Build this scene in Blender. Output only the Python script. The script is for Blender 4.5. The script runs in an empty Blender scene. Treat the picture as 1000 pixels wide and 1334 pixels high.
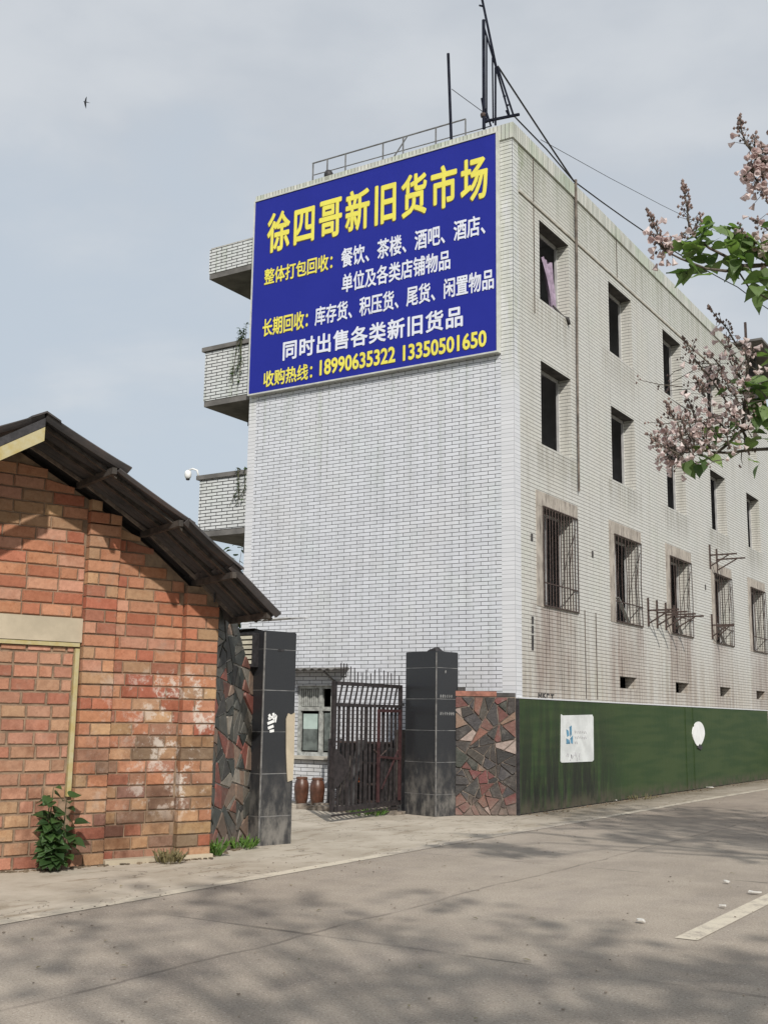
import bpy, bmesh, math, random
from mathutils import Vector, Matrix, noise
from math import sin, cos, pi, radians, sqrt
rnd = random.Random(7)
scene = bpy.context.scene
COL = scene.collection

# ------------------------------------------------------------------ camera
FPX, PITCH, ROLL, YAW, EYE = 1478.54, .179839, -.013878, .565436, 1.65
M3 = (Matrix(((cos(YAW), -sin(YAW), 0), (sin(YAW), cos(YAW), 0), (0, 0, 1)))
      @ Matrix(((1, 0, 0), (0, cos(PITCH), -sin(PITCH)), (0, sin(PITCH), cos(PITCH))))
      @ Matrix(((cos(ROLL), 0, sin(ROLL)), (0, 1, 0), (-sin(ROLL), 0, cos(ROLL)))))
cd = bpy.data.cameras.new("camera")
cam = bpy.data.objects.new("camera", cd); COL.objects.link(cam)
R, F, U = M3.col[0], M3.col[1], M3.col[2]
cam.matrix_world = Matrix(((R[0], U[0], -F[0], 0), (R[1], U[1], -F[1], 0), (R[2], U[2], -F[2], EYE), (0, 0, 0, 1)))
cd.sensor_fit = 'VERTICAL'; cd.sensor_height = 36; cd.lens = 36 * FPX / 1334
cd.clip_start = .05; cd.clip_end = 3000
scene.camera = cam

# ------------------------------------------------------------------ light
SUN = Vector((.555, -.575, .60)).normalized()
EXPOSURE = 0.22
sl = bpy.data.lights.new("sun", 'SUN'); sl.energy = 3.4; sl.angle = radians(1.1); sl.color = (1, .95, .87)
so = bpy.data.objects.new("sun", sl); COL.objects.link(so)
so.rotation_euler = (-SUN).to_track_quat('-Z', 'Y').to_euler(); so.location = (20, -20, 30)
world = bpy.data.worlds.new("World"); scene.world = world; world.use_nodes = True
scene.view_settings.view_transform = 'Standard'; scene.view_settings.look = 'None'
scene.view_settings.exposure = EXPOSURE; scene.view_settings.gamma = 1


# ------------------------------------------------------------------ node maths helper
class NT:
    def __init__(s, tree): s.t = tree
    def n(s, kind, **kw):
        x = s.t.nodes.new(kind)
        for k, v in kw.items(): setattr(x, k, v)
        return x
    def put(s, sock, v):
        if isinstance(v, bpy.types.NodeSocket): s.t.links.new(v, sock)
        elif v is not None:
            if hasattr(sock.default_value, '__len__') and len(sock.default_value) == 4 and len(v) == 3: v = (*v, 1)
            sock.default_value = v
    def m(s, op, a, b=None, c=None, clamp=False):
        x = s.n('ShaderNodeMath', operation=op, use_clamp=clamp)
        for i, v in enumerate((a, b, c)): s.put(x.inputs[i], v)
        return x.outputs[0]
    def add(s, a, b): return s.m('ADD', a, b)
    def sub(s, a, b): return s.m('SUBTRACT', a, b)
    def mul(s, a, b): return s.m('MULTIPLY', a, b)
    def step(s, a, lo, hi, out=(0, 1)):
        x = s.n('ShaderNodeMapRange', clamp=True, interpolation_type='SMOOTHSTEP')
        for i, v in enumerate((a, lo, hi, *out)): s.put(x.inputs[i], v)
        return x.outputs[0]
    def xyz(s, v):
        x = s.n('ShaderNodeSeparateXYZ'); s.put(x.inputs[0], v); return x.outputs
    def vec(s, a, b, c):
        x = s.n('ShaderNodeCombineXYZ')
        for i, v in enumerate((a, b, c)): s.put(x.inputs[i], v)
        return x.outputs[0]
    def scale(s, v, k):
        x = s.n('ShaderNodeVectorMath', operation='MULTIPLY'); s.put(x.inputs[0], v); s.put(x.inputs[1], k); return x.outputs[0]
    def vadd(s, v, k):
        x = s.n('ShaderNodeVectorMath', operation='ADD'); s.put(x.inputs[0], v); s.put(x.inputs[1], k); return x.outputs[0]
    def noise(s, v, sc, det=4, rough=.55, col=False, dist=0):
        x = s.n('ShaderNodeTexNoise'); s.put(x.inputs['Vector'], v)
        x.inputs['Scale'].default_value = sc; x.inputs['Detail'].default_value = det
        x.inputs['Roughness'].default_value = rough; x.inputs['Distortion'].default_value = dist
        return x.outputs['Color' if col else 'Fac']
    def mix(s, f, a, b, blend='MIX'):
        x = s.n('ShaderNodeMix', data_type='RGBA', blend_type=blend)
        s.put(x.inputs[0], f); s.put(x.inputs[6], a); s.put(x.inputs[7], b); return x.outputs[2]
    def ramp(s, f, stops, const=False):
        x = s.n('ShaderNodeValToRGB'); s.put(x.inputs[0], f); e = x.color_ramp
        if const: e.interpolation = 'CONSTANT'
        while len(e.elements) < len(stops): e.elements.new(.5)
        for el, (p, c) in zip(e.elements, stops): el.position = p; el.color = (*c, 1)
        return x.outputs[0]
    def coord(s, which='Object'): return s.n('ShaderNodeTexCoord').outputs[which]
    def normal(s):
        x = s.n('ShaderNodeTexCoord').outputs['Normal']; return x
    def bump(s, h, strength=.5, dist=.01):
        x = s.n('ShaderNodeBump'); s.put(x.inputs['Height'], h)
        x.inputs['Strength'].default_value = strength; x.inputs['Distance'].default_value = dist
        return x.outputs[0]


def srgb(r, g, b):
    f = lambda c: (c / 255 / 12.92) if c / 255 <= .04045 else ((c / 255 + .055) / 1.055) ** 2.4
    return (f(r), f(g), f(b))


def new_mat(name):
    m = bpy.data.materials.new(name); m.use_nodes = True
    t = NT(m.node_tree); b = m.node_tree.nodes['Principled BSDF']
    return m, t, b


def simple(name, col, rough=.7, metal=0, var=.25, sc=6, bump=.0, col2=None, spec=None):
    m, t, b = new_mat(name)
    v = t.coord()
    f = t.step(t.noise(v, sc, 5, .6), .3, .7)
    c = t.mix(f, tuple(x * (1 - var) for x in col), col2 or tuple(min(1, x * (1 + var)) for x in col))
    t.put(b.inputs['Base Color'], c); b.inputs['Roughness'].default_value = rough; b.inputs['Metallic'].default_value = metal
    if spec is not None: b.inputs['Specular IOR Level'].default_value = spec
    if bump: t.put(b.inputs['Normal'], t.bump(t.noise(v, sc * 6, 4), bump, .01))
    return m


# world : hazy blue sky, soft grey cloud
def build_world():
    t = NT(world.node_tree)
    bg = world.node_tree.nodes['Background']
    sky = t.n('ShaderNodeTexSky', sky_type='NISHITA'); sky.sun_disc = False
    sky.sun_elevation = math.asin(SUN.z); sky.sun_rotation = math.atan2(SUN.x, SUN.y)
    sky.air_density = 1.2; sky.dust_density = 3; sky.ozone_density = 1
    d = t.coord('Generated')
    x, y, z = t.xyz(d)
    dd = t.vec(x, y, t.mul(z, 2.2))
    n1 = t.noise(dd, 2.3, 6, .55, dist=.4)
    n2 = t.noise(dd, 6.5, 5, .5)
    cl = t.add(t.mul(n1, .75), t.mul(n2, .25))
    hi = t.step(z, .12, .55)
    f = t.step(t.add(cl, t.mul(t.sub(hi, .5), .2)), .4, .6)
    cloud = t.mix(t.step(n2, .3, .75), (5.1, 5.42, 5.8), (6.0, 6.25, 6.5))
    clear = t.mix(t.step(z, 0, .6), (4.85, 5.45, 6.1), (5.0, 5.5, 6.05))
    c = t.mix(f, clear, cloud)
    c = t.mix(.86, sky.outputs[0], c)
    t.put(bg.inputs[0], c); bg.inputs[1].default_value = .1
build_world()


# ------------------------------------------------------------------ geometry helpers
def ray(px, py):
    return M3 @ Vector(((px - 500) / FPX, 1, (667 - py) / FPX))
def on(px, py, axis, val):                                     # where the sight line meets a plane of the place
    d = ray(px, py); c = Vector((0, 0, EYE)); i = 'xyz'.index(axis)
    return c + d * ((val - c[i]) / d[i])
def deep(px, py, dep): return Vector((0, 0, EYE)) + ray(px, py) * dep


class MB:
    def __init__(s): s.v = []; s.f = []; s.col = []; s.uv = {}
    def quad(s, *p, c=None):
        i = len(s.v); s.v += [Vector(q) for q in p]; s.f.append(tuple(range(i, i + len(p)))); s.col.append(c)
    def hull8(s, p, c=None):                                   # 8 points, bottom ring then top ring
        i = len(s.v); s.v += [Vector(q) for q in p]
        for a in ((3, 2, 1, 0), (4, 5, 6, 7), (0, 1, 5, 4), (1, 2, 6, 5), (2, 3, 7, 6), (3, 0, 4, 7)):
            s.f.append(tuple(i + k for k in a)); s.col.append(c)
    def brick(s, p, L, Hh, c):                                 # hull8 whose front face remembers the distance to its edges
        i = len(s.v); n = len(s.f); s.hull8(p, c)
        s.uv[n + 4] = {i + 3: (0, 0, L, Hh), i + 2: (L, 0, 0, Hh), i + 6: (L, Hh, 0, 0), i + 7: (0, Hh, L, 0)}
    def box(s, x0, x1, y0, y1, z0, z1, c=None):
        s.hull8([(x0, y0, z0), (x1, y0, z0), (x1, y1, z0), (x0, y1, z0), (x0, y0, z1), (x1, y0, z1), (x1, y1, z1), (x0, y1, z1)], c)
    def obox(s, o, a, b, h, la, lb, z0, z1, c=None):           # oriented: origin o, axes a (len la), b (len lb), up h
        o = Vector(o); a = Vector(a); b = Vector(b); h = Vector(h)
        P = [o, o + a * la, o + a * la + b * lb, o + b * lb]
        s.hull8([p + h * z0 for p in P] + [p + h * z1 for p in P], c)
    def bar(s, p, q, w, h=None, up=(0, 0, 1), c=None):
        p = Vector(p); q = Vector(q); h = h or w; d = (q - p).normalized(); u = Vector(up)
        if abs(d.dot(u)) > .95: u = Vector((1, 0, 0))
        a = d.cross(u).normalized(); b = a.cross(d).normalized()
        R_ = [(-1, -1), (1, -1), (1, 1), (-1, 1)]
        s.hull8([p + a * (i * w / 2) + b * (j * h / 2) for i, j in R_] + [q + a * (i * w / 2) + b * (j * h / 2) for i, j in R_], c)
    def tube(s, pts, r, seg=8, c=None, cap=True):
        pts = [Vector(p) for p in pts]; rs = r if hasattr(r, '__len__') else [r] * len(pts)
        base = len(s.v); up = Vector((.13, .21, .97))
        for k, p in enumerate(pts):
            d = (pts[min(k + 1, len(pts) - 1)] - pts[max(k - 1, 0)])
            d = d.normalized() if d.length > 1e-9 else Vector((0, 0, 1))
            a = d.cross(up)
            if a.length < .1: a = d.cross(Vector((1, 0, 0)))
            a.normalize(); b = d.cross(a)
            for j in range(seg):
                t = 2 * pi * j / seg; s.v.append(p + (a * cos(t) + b * sin(t)) * rs[k])
        for k in range(len(pts) - 1):
            for j in range(seg):
                s.f.append((base + k * seg + j, base + k * seg + (j + 1) % seg, base + (k + 1) * seg + (j + 1) % seg, base + (k + 1) * seg + j)); s.col.append(c)
        if cap:
            s.f.append(tuple(base + j for j in range(seg))[::-1]); s.col.append(c)
            s.f.append(tuple(base + (len(pts) - 1) * seg + j for j in range(seg))); s.col.append(c)
    def lathe(s, o, prof, seg=20, c=None):
        o = Vector(o); base = len(s.v)
        for r, z in prof:
            for j in range(seg):
                t = 2 * pi * j / seg; s.v.append(o + Vector((r * cos(t), r * sin(t), z)))
        for k in range(len(prof) - 1):
            for j in range(seg):
                s.f.append((base + k * seg + j, base + k * seg + (j + 1) % seg, base + (k + 1) * seg + (j + 1) % seg, base + (k + 1) * seg + j)); s.col.append(c)
    def prism(s, pts, d, c=None):                              # planar outline pushed along d
        pts = [Vector(p) for p in pts]; d = Vector(d); n = len(pts); i = len(s.v)
        s.v += pts + [p + d for p in pts]
        s.f.append(tuple(i + k for k in range(n))); s.col.append(c)
        s.f.append(tuple(i + n + k for k in range(n))[::-1]); s.col.append(c)
        for k in range(n):
            s.f.append((i + k, i + n + k, i + n + (k + 1) % n, i + (k + 1) % n)); s.col.append(c)
    def build(s, name, mat, parent=None, smooth=False, fix=True):
        off = Vector(parent_origin(parent)) if parent else Vector((0, 0, 0))
        me = bpy.data.meshes.new(name); me.from_pydata([v - off for v in s.v], [], s.f)
        if any(c is not None for c in s.col):
            at = me.color_attributes.new('tint', 'FLOAT_COLOR', 'CORNER')
            for p in me.polygons:
                c = s.col[p.index] or (1, 1, 1)
                for li in p.loop_indices: at.data[li].color = (*c, 1)
        if s.uv:
            la = me.uv_layers.new(name='lo'); lb = me.uv_layers.new(name='hi')
            for p in me.polygons:
                u = s.uv.get(p.index)
                for li in p.loop_indices:
                    q = u[me.loops[li].vertex_index] if u else (.04, .04, .04, .04)
                    la.data[li].uv = q[:2]; lb.data[li].uv = q[2:]
        if fix:
            bm = bmesh.new(); bm.from_mesh(me); bmesh.ops.recalc_face_normals(bm, faces=bm.faces); bm.to_mesh(me); bm.free()
        if smooth:
            for p in me.polygons: p.use_smooth = True
        me.materials.append(mat)
        o = bpy.data.objects.new(name, me); COL.objects.link(o)
        if parent: o.parent = parent
        return o


def parent_origin(p):
    v = Vector((0, 0, 0))
    while p: v = v + p.location; p = p.parent
    return v
def thing(name, loc, label, cat, group=None):
    o = bpy.data.objects.new(name, None); COL.objects.link(o); o.location = loc; o.empty_display_size = .2
    return tag(o, label, cat, group)
def tag(o, label, cat, group=None):
    o['label'] = label; o['category'] = cat; o['kind'] = 'thing'
    if group: o['group'] = group
    return o
def struct(o, kind='structure'):
    o['kind'] = kind; return o


# ------------------------------------------------------------------ materials
def tile_mat(name, face, base, joint=(.055, .055, .06), bw=.31, bh=.0748, mort=.0075):
    """small white glazed facade tiles with dark joints; face 'x' or 'y' says which coordinate runs along"""
    m, t, b = new_mat(name)
    P = t.coord(); x, y, z = t.xyz(P)
    nx = t.m('ABSOLUTE', t.xyz(t.normal())[0])
    side = t.m('GREATER_THAN', nx, .5)
    u = t.add(t.mul(y, side), t.mul(x, t.sub(1, side)))
    wob = t.sub(t.noise(P, 1.3, 2), .5)
    br = t.n('ShaderNodeTexBrick'); br.offset = .5
    t.put(br.inputs['Vector'], t.vec(t.add(u, 30), t.add(t.add(z, 3), t.mul(wob, .012)), 0))
    br.inputs['Scale'].default_value = 1; br.inputs['Brick Width'].default_value = bw; br.inputs['Row Height'].default_value = bh
    br.inputs['Mortar Size'].default_value = mort; br.inputs['Mortar Smooth'].default_value = .15; br.inputs['Bias'].default_value = 0
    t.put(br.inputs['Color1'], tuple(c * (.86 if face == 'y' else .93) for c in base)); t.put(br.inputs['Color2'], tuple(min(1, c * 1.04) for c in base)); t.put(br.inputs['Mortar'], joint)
    fac = br.outputs['Fac']; col = br.outputs['Color']
    if face == 'y':
        hz = t.m('ABSOLUTE', t.sub(t.m('FRACT', t.mul(t.add(t.add(z, 3), t.mul(wob, .012)), 1 / bh)), .5))
        hz = t.step(hz, .41, .455)
        jn = t.mix(t.step(z, 5.5, 8.5), (.11, .10, .095), (.055, .055, .052))
        col = t.mix(t.mul(hz, .85), t.mix(.72, col, base), jn)
    # slight coloured patches from tile batches and washing
    col = t.mix(t.step(t.noise(P, .8, 4), .42, .7, (0, .22)), col, (1, .95, .85), 'MULTIPLY')
    col = t.mix(t.step(t.noise(t.vadd(P, (7, 3, 1)), 1.1, 4), .5, .75, (0, .3)), col, (.93, 1.0, .93), 'MULTIPLY')
    st = t.noise(t.vec(t.mul(u, 3.2), 0, t.mul(z, .16)), 1.7, 6, .65)            # rain streaks
    st2 = t.noise(t.vec(t.mul(u, 9), 5, t.mul(z, .35)), 1.5, 4, .6)
    if face == 'y':
        top = t.step(z, 11.2, 13.2)                                              # green-grey algae under the coping
        col = t.mix(t.mul(top, t.step(st, .3, .7, (.15, .75))), col, (.62, .66, .55), 'MULTIPLY')
        col = t.mix(t.step(st, .48, .74, (0, .5)), col, (.62, .6, .56), 'MULTIPLY')
        col = t.mix(t.step(st2, .56, .76, (0, .3)), col, (.64, .62, .58), 'MULTIPLY')
        cr = t.mul(t.step(y, .9, .1), t.step(z, 10.5, 13.0))
        col = t.mix(t.mul(cr, t.step(t.noise(P, 3.0, 5, .7), .4, .6)), col, (.5, .56, .38), 'MULTIPLY')
        # rust and grime washed down below every caged window
        ph = t.m('FRACT', t.mul(t.add(t.add(y, t.mul(t.sub(t.noise(t.vec(0, t.mul(y, 1.6), t.mul(z, .5)), 1.5, 4), .5), 1.1)), -.75 + 38), 1 / 3.8))
        win = t.mul(t.step(ph, .0, .09), t.step(ph, .5, .66, (1, 0)))
        low = t.mul(t.step(z, 1.9, 2.6, (.55, 1)), t.step(z, 3.75, 4.0, (1, 0)))
        pw = t.step(t.noise(t.vec(3, t.mul(y, .3), t.mul(z, .25)), 1.5, 3), .36, .6, (.35, 1))
        rust = t.mul(t.mul(t.mul(win, low), t.step(st2, .28, .62, (.25, 1))), pw)
        col = t.mix(t.mul(rust, .85), col, (.56, .45, .41), 'MULTIPLY')
        blk = t.mul(t.mul(win, low), t.step(st2, .56, .72))
        col = t.mix(t.mul(blk, .6), col, (.2, .17, .16), 'MULTIPLY')
        mid = t.mul(win, t.mul(t.step(z, 6.1, 6.8), t.step(z, 6.95, 7.05, (1, 0))))
        col = t.mix(t.mul(mid, t.step(st2, .35, .65, (.1, .6))), col, (.5, .47, .4), 'MULTIPLY')
        mid = t.mul(win, t.mul(t.step(z, 8.9, 9.8), t.step(z, 9.95, 10.05, (1, 0))))
        col = t.mix(t.mul(mid, t.step(st2, .35, .65, (.0, .45))), col, (.55, .5, .42), 'MULTIPLY')
        lowd = t.step(z, 2.0, 4.2, (1, 0))
        col = t.mix(t.mul(lowd, t.step(st, .35, .62, (.2, .8))), col, (.8, .72, .66), 'MULTIPLY')
    else:
        col = t.mix(t.step(st, .46, .74, (0, .5)), col, (.74, .745, .73), 'MULTIPLY')
        col = t.mix(t.step(st2, .58, .75, (0, .35)), col, (.7, .69, .66), 'MULTIPLY')
        col = t.mix(t.mul(t.step(z, .4, 3.2, (1, 0)), t.step(t.noise(P, 1.7, 5, .65), .4, .65, (0, .55))), col, (.7, .66, .58), 'MULTIPLY')
        col = t.mix(t.mul(t.step(z, 5.5, 8.6), t.step(st, .5, .7, (0, .5))), col, (.78, .85, .68), 'MULTIPLY')
    t.put(b.inputs['Base Color'], col)
    t.put(b.inputs['Roughness'], t.step(fac, 0, 1, (.38, .9)))
    b.inputs['Specular IOR Level'].default_value = .35
    h = t.add(t.mul(fac, -1), t.mul(t.noise(P, 14, 3), .15))
    t.put(b.inputs['Normal'], t.bump(h, .5, .006))
    return m

M = {}
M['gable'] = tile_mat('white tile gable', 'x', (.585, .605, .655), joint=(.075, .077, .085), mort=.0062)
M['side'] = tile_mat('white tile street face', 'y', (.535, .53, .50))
M['balc'] = tile_mat('white tile balcony', 'x', (.58, .6, .61), mort=.011)
def coping_mat():
    m, t, b = new_mat('vertical coping tile')
    P = t.coord(); x, y, z = t.xyz(P)
    side = t.m('GREATER_THAN', t.m('ABSOLUTE', t.xyz(t.normal())[0]), .5)
    u = t.add(t.mul(y, side), t.mul(x, t.sub(1, side)))
    br = t.n('ShaderNodeTexBrick'); br.offset = 0
    t.put(br.inputs['Vector'], t.vec(t.add(u, 40), t.add(z, .0), 0)); br.inputs['Scale'].default_value = 1
    br.inputs['Brick Width'].default_value = .085; br.inputs['Row Height'].default_value = .9; br.inputs['Mortar Size'].default_value = .006
    t.put(br.inputs['Color1'], (.42, .44, .40)); t.put(br.inputs['Color2'], (.56, .56, .52)); t.put(br.inputs['Mortar'], (.12, .11, .1))
    st = t.noise(t.vec(t.mul(u, 2.5), 0, t.mul(z, .5)), 1.5, 6, .7)
    c = t.mix(t.step(st, .5, .72, (0, .8)), br.outputs['Color'], (.4, .36, .3), 'MULTIPLY')
    c = t.mix(t.step(t.noise(P, .9, 3), .45, .65, (0, .6)), c, (.75, .88, .72), 'MULTIPLY')
    t.put(b.inputs['Base Color'], c); b.inputs['Roughness'].default_value = .6
    return m
M['coping'] = coping_mat()
def strip_mat():
    m, t, b = new_mat('stacked corner tile')
    P = t.coord(); x, y, z = t.xyz(P)
    br = t.n('ShaderNodeTexBrick'); br.offset = 0
    t.put(br.inputs['Vector'], t.vec(t.add(x, t.add(y, 40)), t.add(z, 3), 0)); br.inputs['Scale'].default_value = 1
    br.inputs['Brick Width'].default_value = 5; br.inputs['Row Height'].default_value = .081; br.inputs['Mortar Size'].default_value = .006
    up = t.step(z, 7.5, 9.0)
    t.put(br.inputs['Color1'], (.56, .57, .6)); t.put(br.inputs['Color2'], (.62, .63, .66))
    t.put(br.inputs['Mortar'], t.mix(up, (.36, .37, .39), (.07, .07, .07)))
    st = t.noise(t.vec(t.mul(x, 4), t.mul(y, 4), t.mul(z, .4)), 1.5, 5, .7)
    c = t.mix(t.mul(up, t.step(st, .35, .65, (.1, .6))), br.outputs['Color'], (.68, .7, .5), 'MULTIPLY')
    t.put(b.inputs['Base Color'], c); b.inputs['Roughness'].default_value = .45
    return m
M['strip'] = strip_mat()
M['concrete'] = simple('weathered concrete', (.34, .32, .28), .9, var=.25, sc=3, bump=.3)
M['lintel'] = simple('beige concrete lintel', (.42, .36, .27), .9, var=.12, sc=2.5, bump=.25)
M['plaster'] = simple('grey interior plaster', (.42, .42, .43), .9, var=.2, sc=1.5)
M['soffit'] = simple('dark stained soffit', (.13, .125, .12), .9, var=.3, sc=2)
M['darklintel'] = simple('dark lintel concrete', (.06, .057, .055), .95, var=.4, sc=4)  # window-head undersides, a darker concrete than the walls around them
M['pipe'] = simple('stained drainpipe', (.12, .1, .085), .8, .0, var=.5, sc=3)
def render_mat():
    m, t, b = new_mat('stained window surround'); P = t.coord(); x, y, z = t.xyz(P)
    st = t.noise(t.vec(0, t.mul(y, 7), t.mul(z, 1.2)), 1.6, 6, .75)
    c = t.mix(t.step(t.noise(P, 3, 5, .65), .35, .65), (.30, .27, .235), (.42, .38, .335))
    c = t.mix(t.step(st, .48, .66, (0, .85)), c, (.11, .09, .085))
    t.put(b.inputs['Base Color'], c); b.inputs['Roughness'].default_value = .9
    t.put(b.inputs['Normal'], t.bump(t.noise(P, 25, 4), .4, .01)); return m
M['render'] = render_mat()
M['alu'] = simple('dull aluminium frame', (.5, .5, .5), .45, .3, var=.15)
M['rust'] = simple('rusty iron bar', (.065, .045, .04), .8, .2, var=.45, sc=25)
M['iron'] = simple('dark painted steel', (.035, .033, .036), .6, .2, var=.4, sc=15)
M['gateiron'] = simple('dark brown gate paint', (.026, .021, .022), .65, .1, var=.5, sc=12)
M['wicket'] = simple('maroon gate paint', (.048, .02, .021), .6, .1, var=.4, sc=12)
M['steel'] = simple('galvanised railing', (.2, .2, .2), .6, .4, var=.3, sc=8)
M['mast'] = simple('navy painted mast steel', (.012, .014, .024), .8, .0, var=.4, sc=4, spec=.1)
M['cable'] = simple('black cable', (.02, .02, .022), .7)
M['curtain'] = simple('mauve curtain cloth', (.28, .22, .30), .9, var=.25, sc=9)
M['white'] = simple('white plastic', (.75, .76, .76), .4, var=.06)
M['wood'] = simple('old brown timber', (.05, .042, .036), .85, var=.5, sc=9, bump=.3)
M['rafter'] = simple('grey weathered timber', (.16, .13, .11), .9, var=.4, sc=9, bump=.3)
M['yellow'] = simple('faded yellow paint', (.5, .4, .16), .85, var=.25, sc=7, col2=(.42, .38, .24))
M['clay'] = simple('brown glazed clay', (.085, .036, .022), .4, var=.4, sc=6)
M['clayrim'] = simple('unglazed clay rim', (.11, .05, .03), .7, var=.3, sc=8)
M['greywood'] = simple('flaking window paint', (.3, .31, .295), .8, var=.35, sc=12)
M['glass'] = simple('dusty window pane', (.1, .115, .11), .15, var=.5, sc=4)
M['paleglass'] = simple('pale papered pane', (.38, .47, .44), .3, var=.15, sc=4)
M['dark'] = simple('dark junk board', (.05, .047, .047), .8, var=.4, sc=6)
M['orange'] = simple('orange plastic crate', (.45, .12, .04), .6, var=.3, sc=8)
M['paper'] = simple('crumpled white litter', (.55, .54, .51), .8, var=.08)
M['bark'] = simple('grey brown bark', (.09, .075, .06), .9, var=.4, sc=18, bump=.6)
M['stem'] = simple('green brown stem', (.07, .07, .035), .8, var=.3)
M['bird'] = simple('dark swallow plumage', (.025, .03, .04), .7, var=.3)
M['granite_dust'] = None


def corr_mat():
    m, t, b = new_mat('weathered corrugated sheet')
    P = t.coord()
    n1 = t.noise(P, 1.6, 6, .65); n2 = t.noise(t.scale(P, (1, 1, 5)), 4, 5, .7)
    c = t.ramp(n1, [(.3, (.03, .03, .032)), (.5, (.065, .058, .058)), (.62, (.085, .066, .062)), (.75, (.10, .098, .10))])
    c = t.mix(t.step(n2, .55, .75, (0, .6)), c, (.03, .028, .03))
    t.put(b.inputs['Base Color'], c); b.inputs['Roughness'].default_value = .7; b.inputs['Metallic'].default_value = .15
    return m
M['corr'] = corr_mat()


def granite_mat():
    m, t, b = new_mat('black granite tile')
    P = t.coord(); x, y, z = t.xyz(P)
    sp = t.noise(P, 160, 2, .8)
    c = t.mix(t.step(sp, .5, .75, (0, .5)), (.022, .023, .026), (.075, .078, .085))
    line = t.m('ABSOLUTE', t.sub(t.m('FRACT', t.mul(t.add(z, .18), 1 / .545)), .5))
    wob = t.mul(t.sub(t.noise(P, 6, 3), .5), .01)
    g = t.step(t.add(line, wob), .488, .495)
    c = t.mix(t.mul(g, t.step(t.noise(P, 3, 3), .35, .6, (.35, 1))), c, (.2, .2, .2))
    dust = t.mul(t.step(z, 0, 1.25, (1, 0)), t.step(t.noise(t.scale(P, (1, 1, .45)), 6, 6, .7), .4, .68, (.05, .8)))
    c = t.mix(dust, c, (.22, .205, .185))
    scr = t.step(t.noise(t.scale(P, (3, 3, .5)), 7, 5, .75), .66, .72, (0, .5))
    c = t.mix(t.mul(scr, t.step(z, .2, 1.3, (1, .15))), c, (.42, .41, .39))
    t.put(b.inputs['Base Color'], c)
    t.put(b.inputs['Roughness'], t.add(.33, t.mul(dust, .45)))
    t.put(b.inputs['Normal'], t.bump(t.mul(g, -1), .4, .006))
    return m
M['granite'] = granite_mat()


M['mortarL'] = simple('pale wall mortar', (.36, .33, .29), .95, var=.4, sc=5, bump=.5, col2=(.42, .39, .35))
M['mortarR'] = simple('dirty wall mortar', (.10, .08, .07), .95, var=.5, sc=5, bump=.5, col2=(.22, .18, .15))


def brickmesh_mat():
    m, t, b = new_mat('old red brick')
    P = t.coord()
    a = t.n('ShaderNodeVertexColor'); a.layer_name = 'tint'
    c = a.outputs[0]
    u1 = t.n('ShaderNodeUVMap'); u1.uv_map = 'lo'; u2 = t.n('ShaderNodeUVMap'); u2.uv_map = 'hi'
    xa, ya, _ = t.xyz(u1.outputs[0]); xb, yb, _ = t.xyz(u2.outputs[0])
    ed = t.m('MINIMUM', t.m('MINIMUM', xa, ya), t.m('MINIMUM', xb, yb))
    ed = t.add(ed, t.mul(t.sub(t.noise(P, 22, 5, .7), .53), .036))
    chip = t.step(ed, -.002, .006, (1, 0))
    c = t.mix(t.step(t.noise(P, 16, 5, .7), .3, .72, (0, .6)), c, (.66, .62, .6), 'MULTIPLY')
    c = t.mix(t.step(t.noise(t.vadd(P, (5, 5, 2)), 38, 4, .7), .55, .75, (0, .5)), c, (.55, .45, .4), 'MULTIPLY')
    c = t.mix(t.mul(chip, .75), c, (.23, .16, .11))
    c = t.mix(t.step(t.noise(t.vadd(P, (2, 9, 4)), 3.2, 5, .7), .56, .7, (0, .35)), c, (.3, .235, .185))
    c = t.mix(t.step(t.noise(t.vadd(P, (3, 1, 2)), 4.5, 5, .65), .5, .72, (0, .42)), c, (.7, .52, .42), 'MULTIPLY')
    x, y, z = t.xyz(P)
    # lime bloom on the right-hand pier
    near = t.step(x, -.55, -.12)
    bloom = t.mul(near, t.mul(t.step(z, .3, .8), t.step(z, 2.0, 2.3, (1, 0))))
    bl = t.mul(bloom, t.step(t.noise(t.vadd(P, (1, 5, 9)), 4.2, 6, .75), .51, .6))
    c = t.mix(t.mul(bl, .8), c, (.62, .56, .5))
    damp = t.mul(t.step(z, .4, 2.6, (1, 0)), t.step(t.noise(t.vadd(P, (8, 5, 2)), 2.2, 5, .65), .42, .66, (.1, .8)))
    c = t.mix(damp, c, (.42, .35, .33), 'MULTIPLY')
    t.put(b.inputs['Base Color'], c); b.inputs['Roughness'].default_value = .9; b.inputs['Specular IOR Level'].default_value = .2
    t.put(b.inputs['Normal'], t.bump(t.sub(t.add(t.mul(t.noise(P, 45, 5, .7), .7), t.mul(t.noise(P, 9, 3), .6)), t.mul(chip, .7)), .7, .014))
    return m
M['brick'] = brickmesh_mat()
M['mortar'] = simple('sandy mortar', (.22, .155, .105), .95, var=.3, sc=8, bump=.4)


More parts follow.
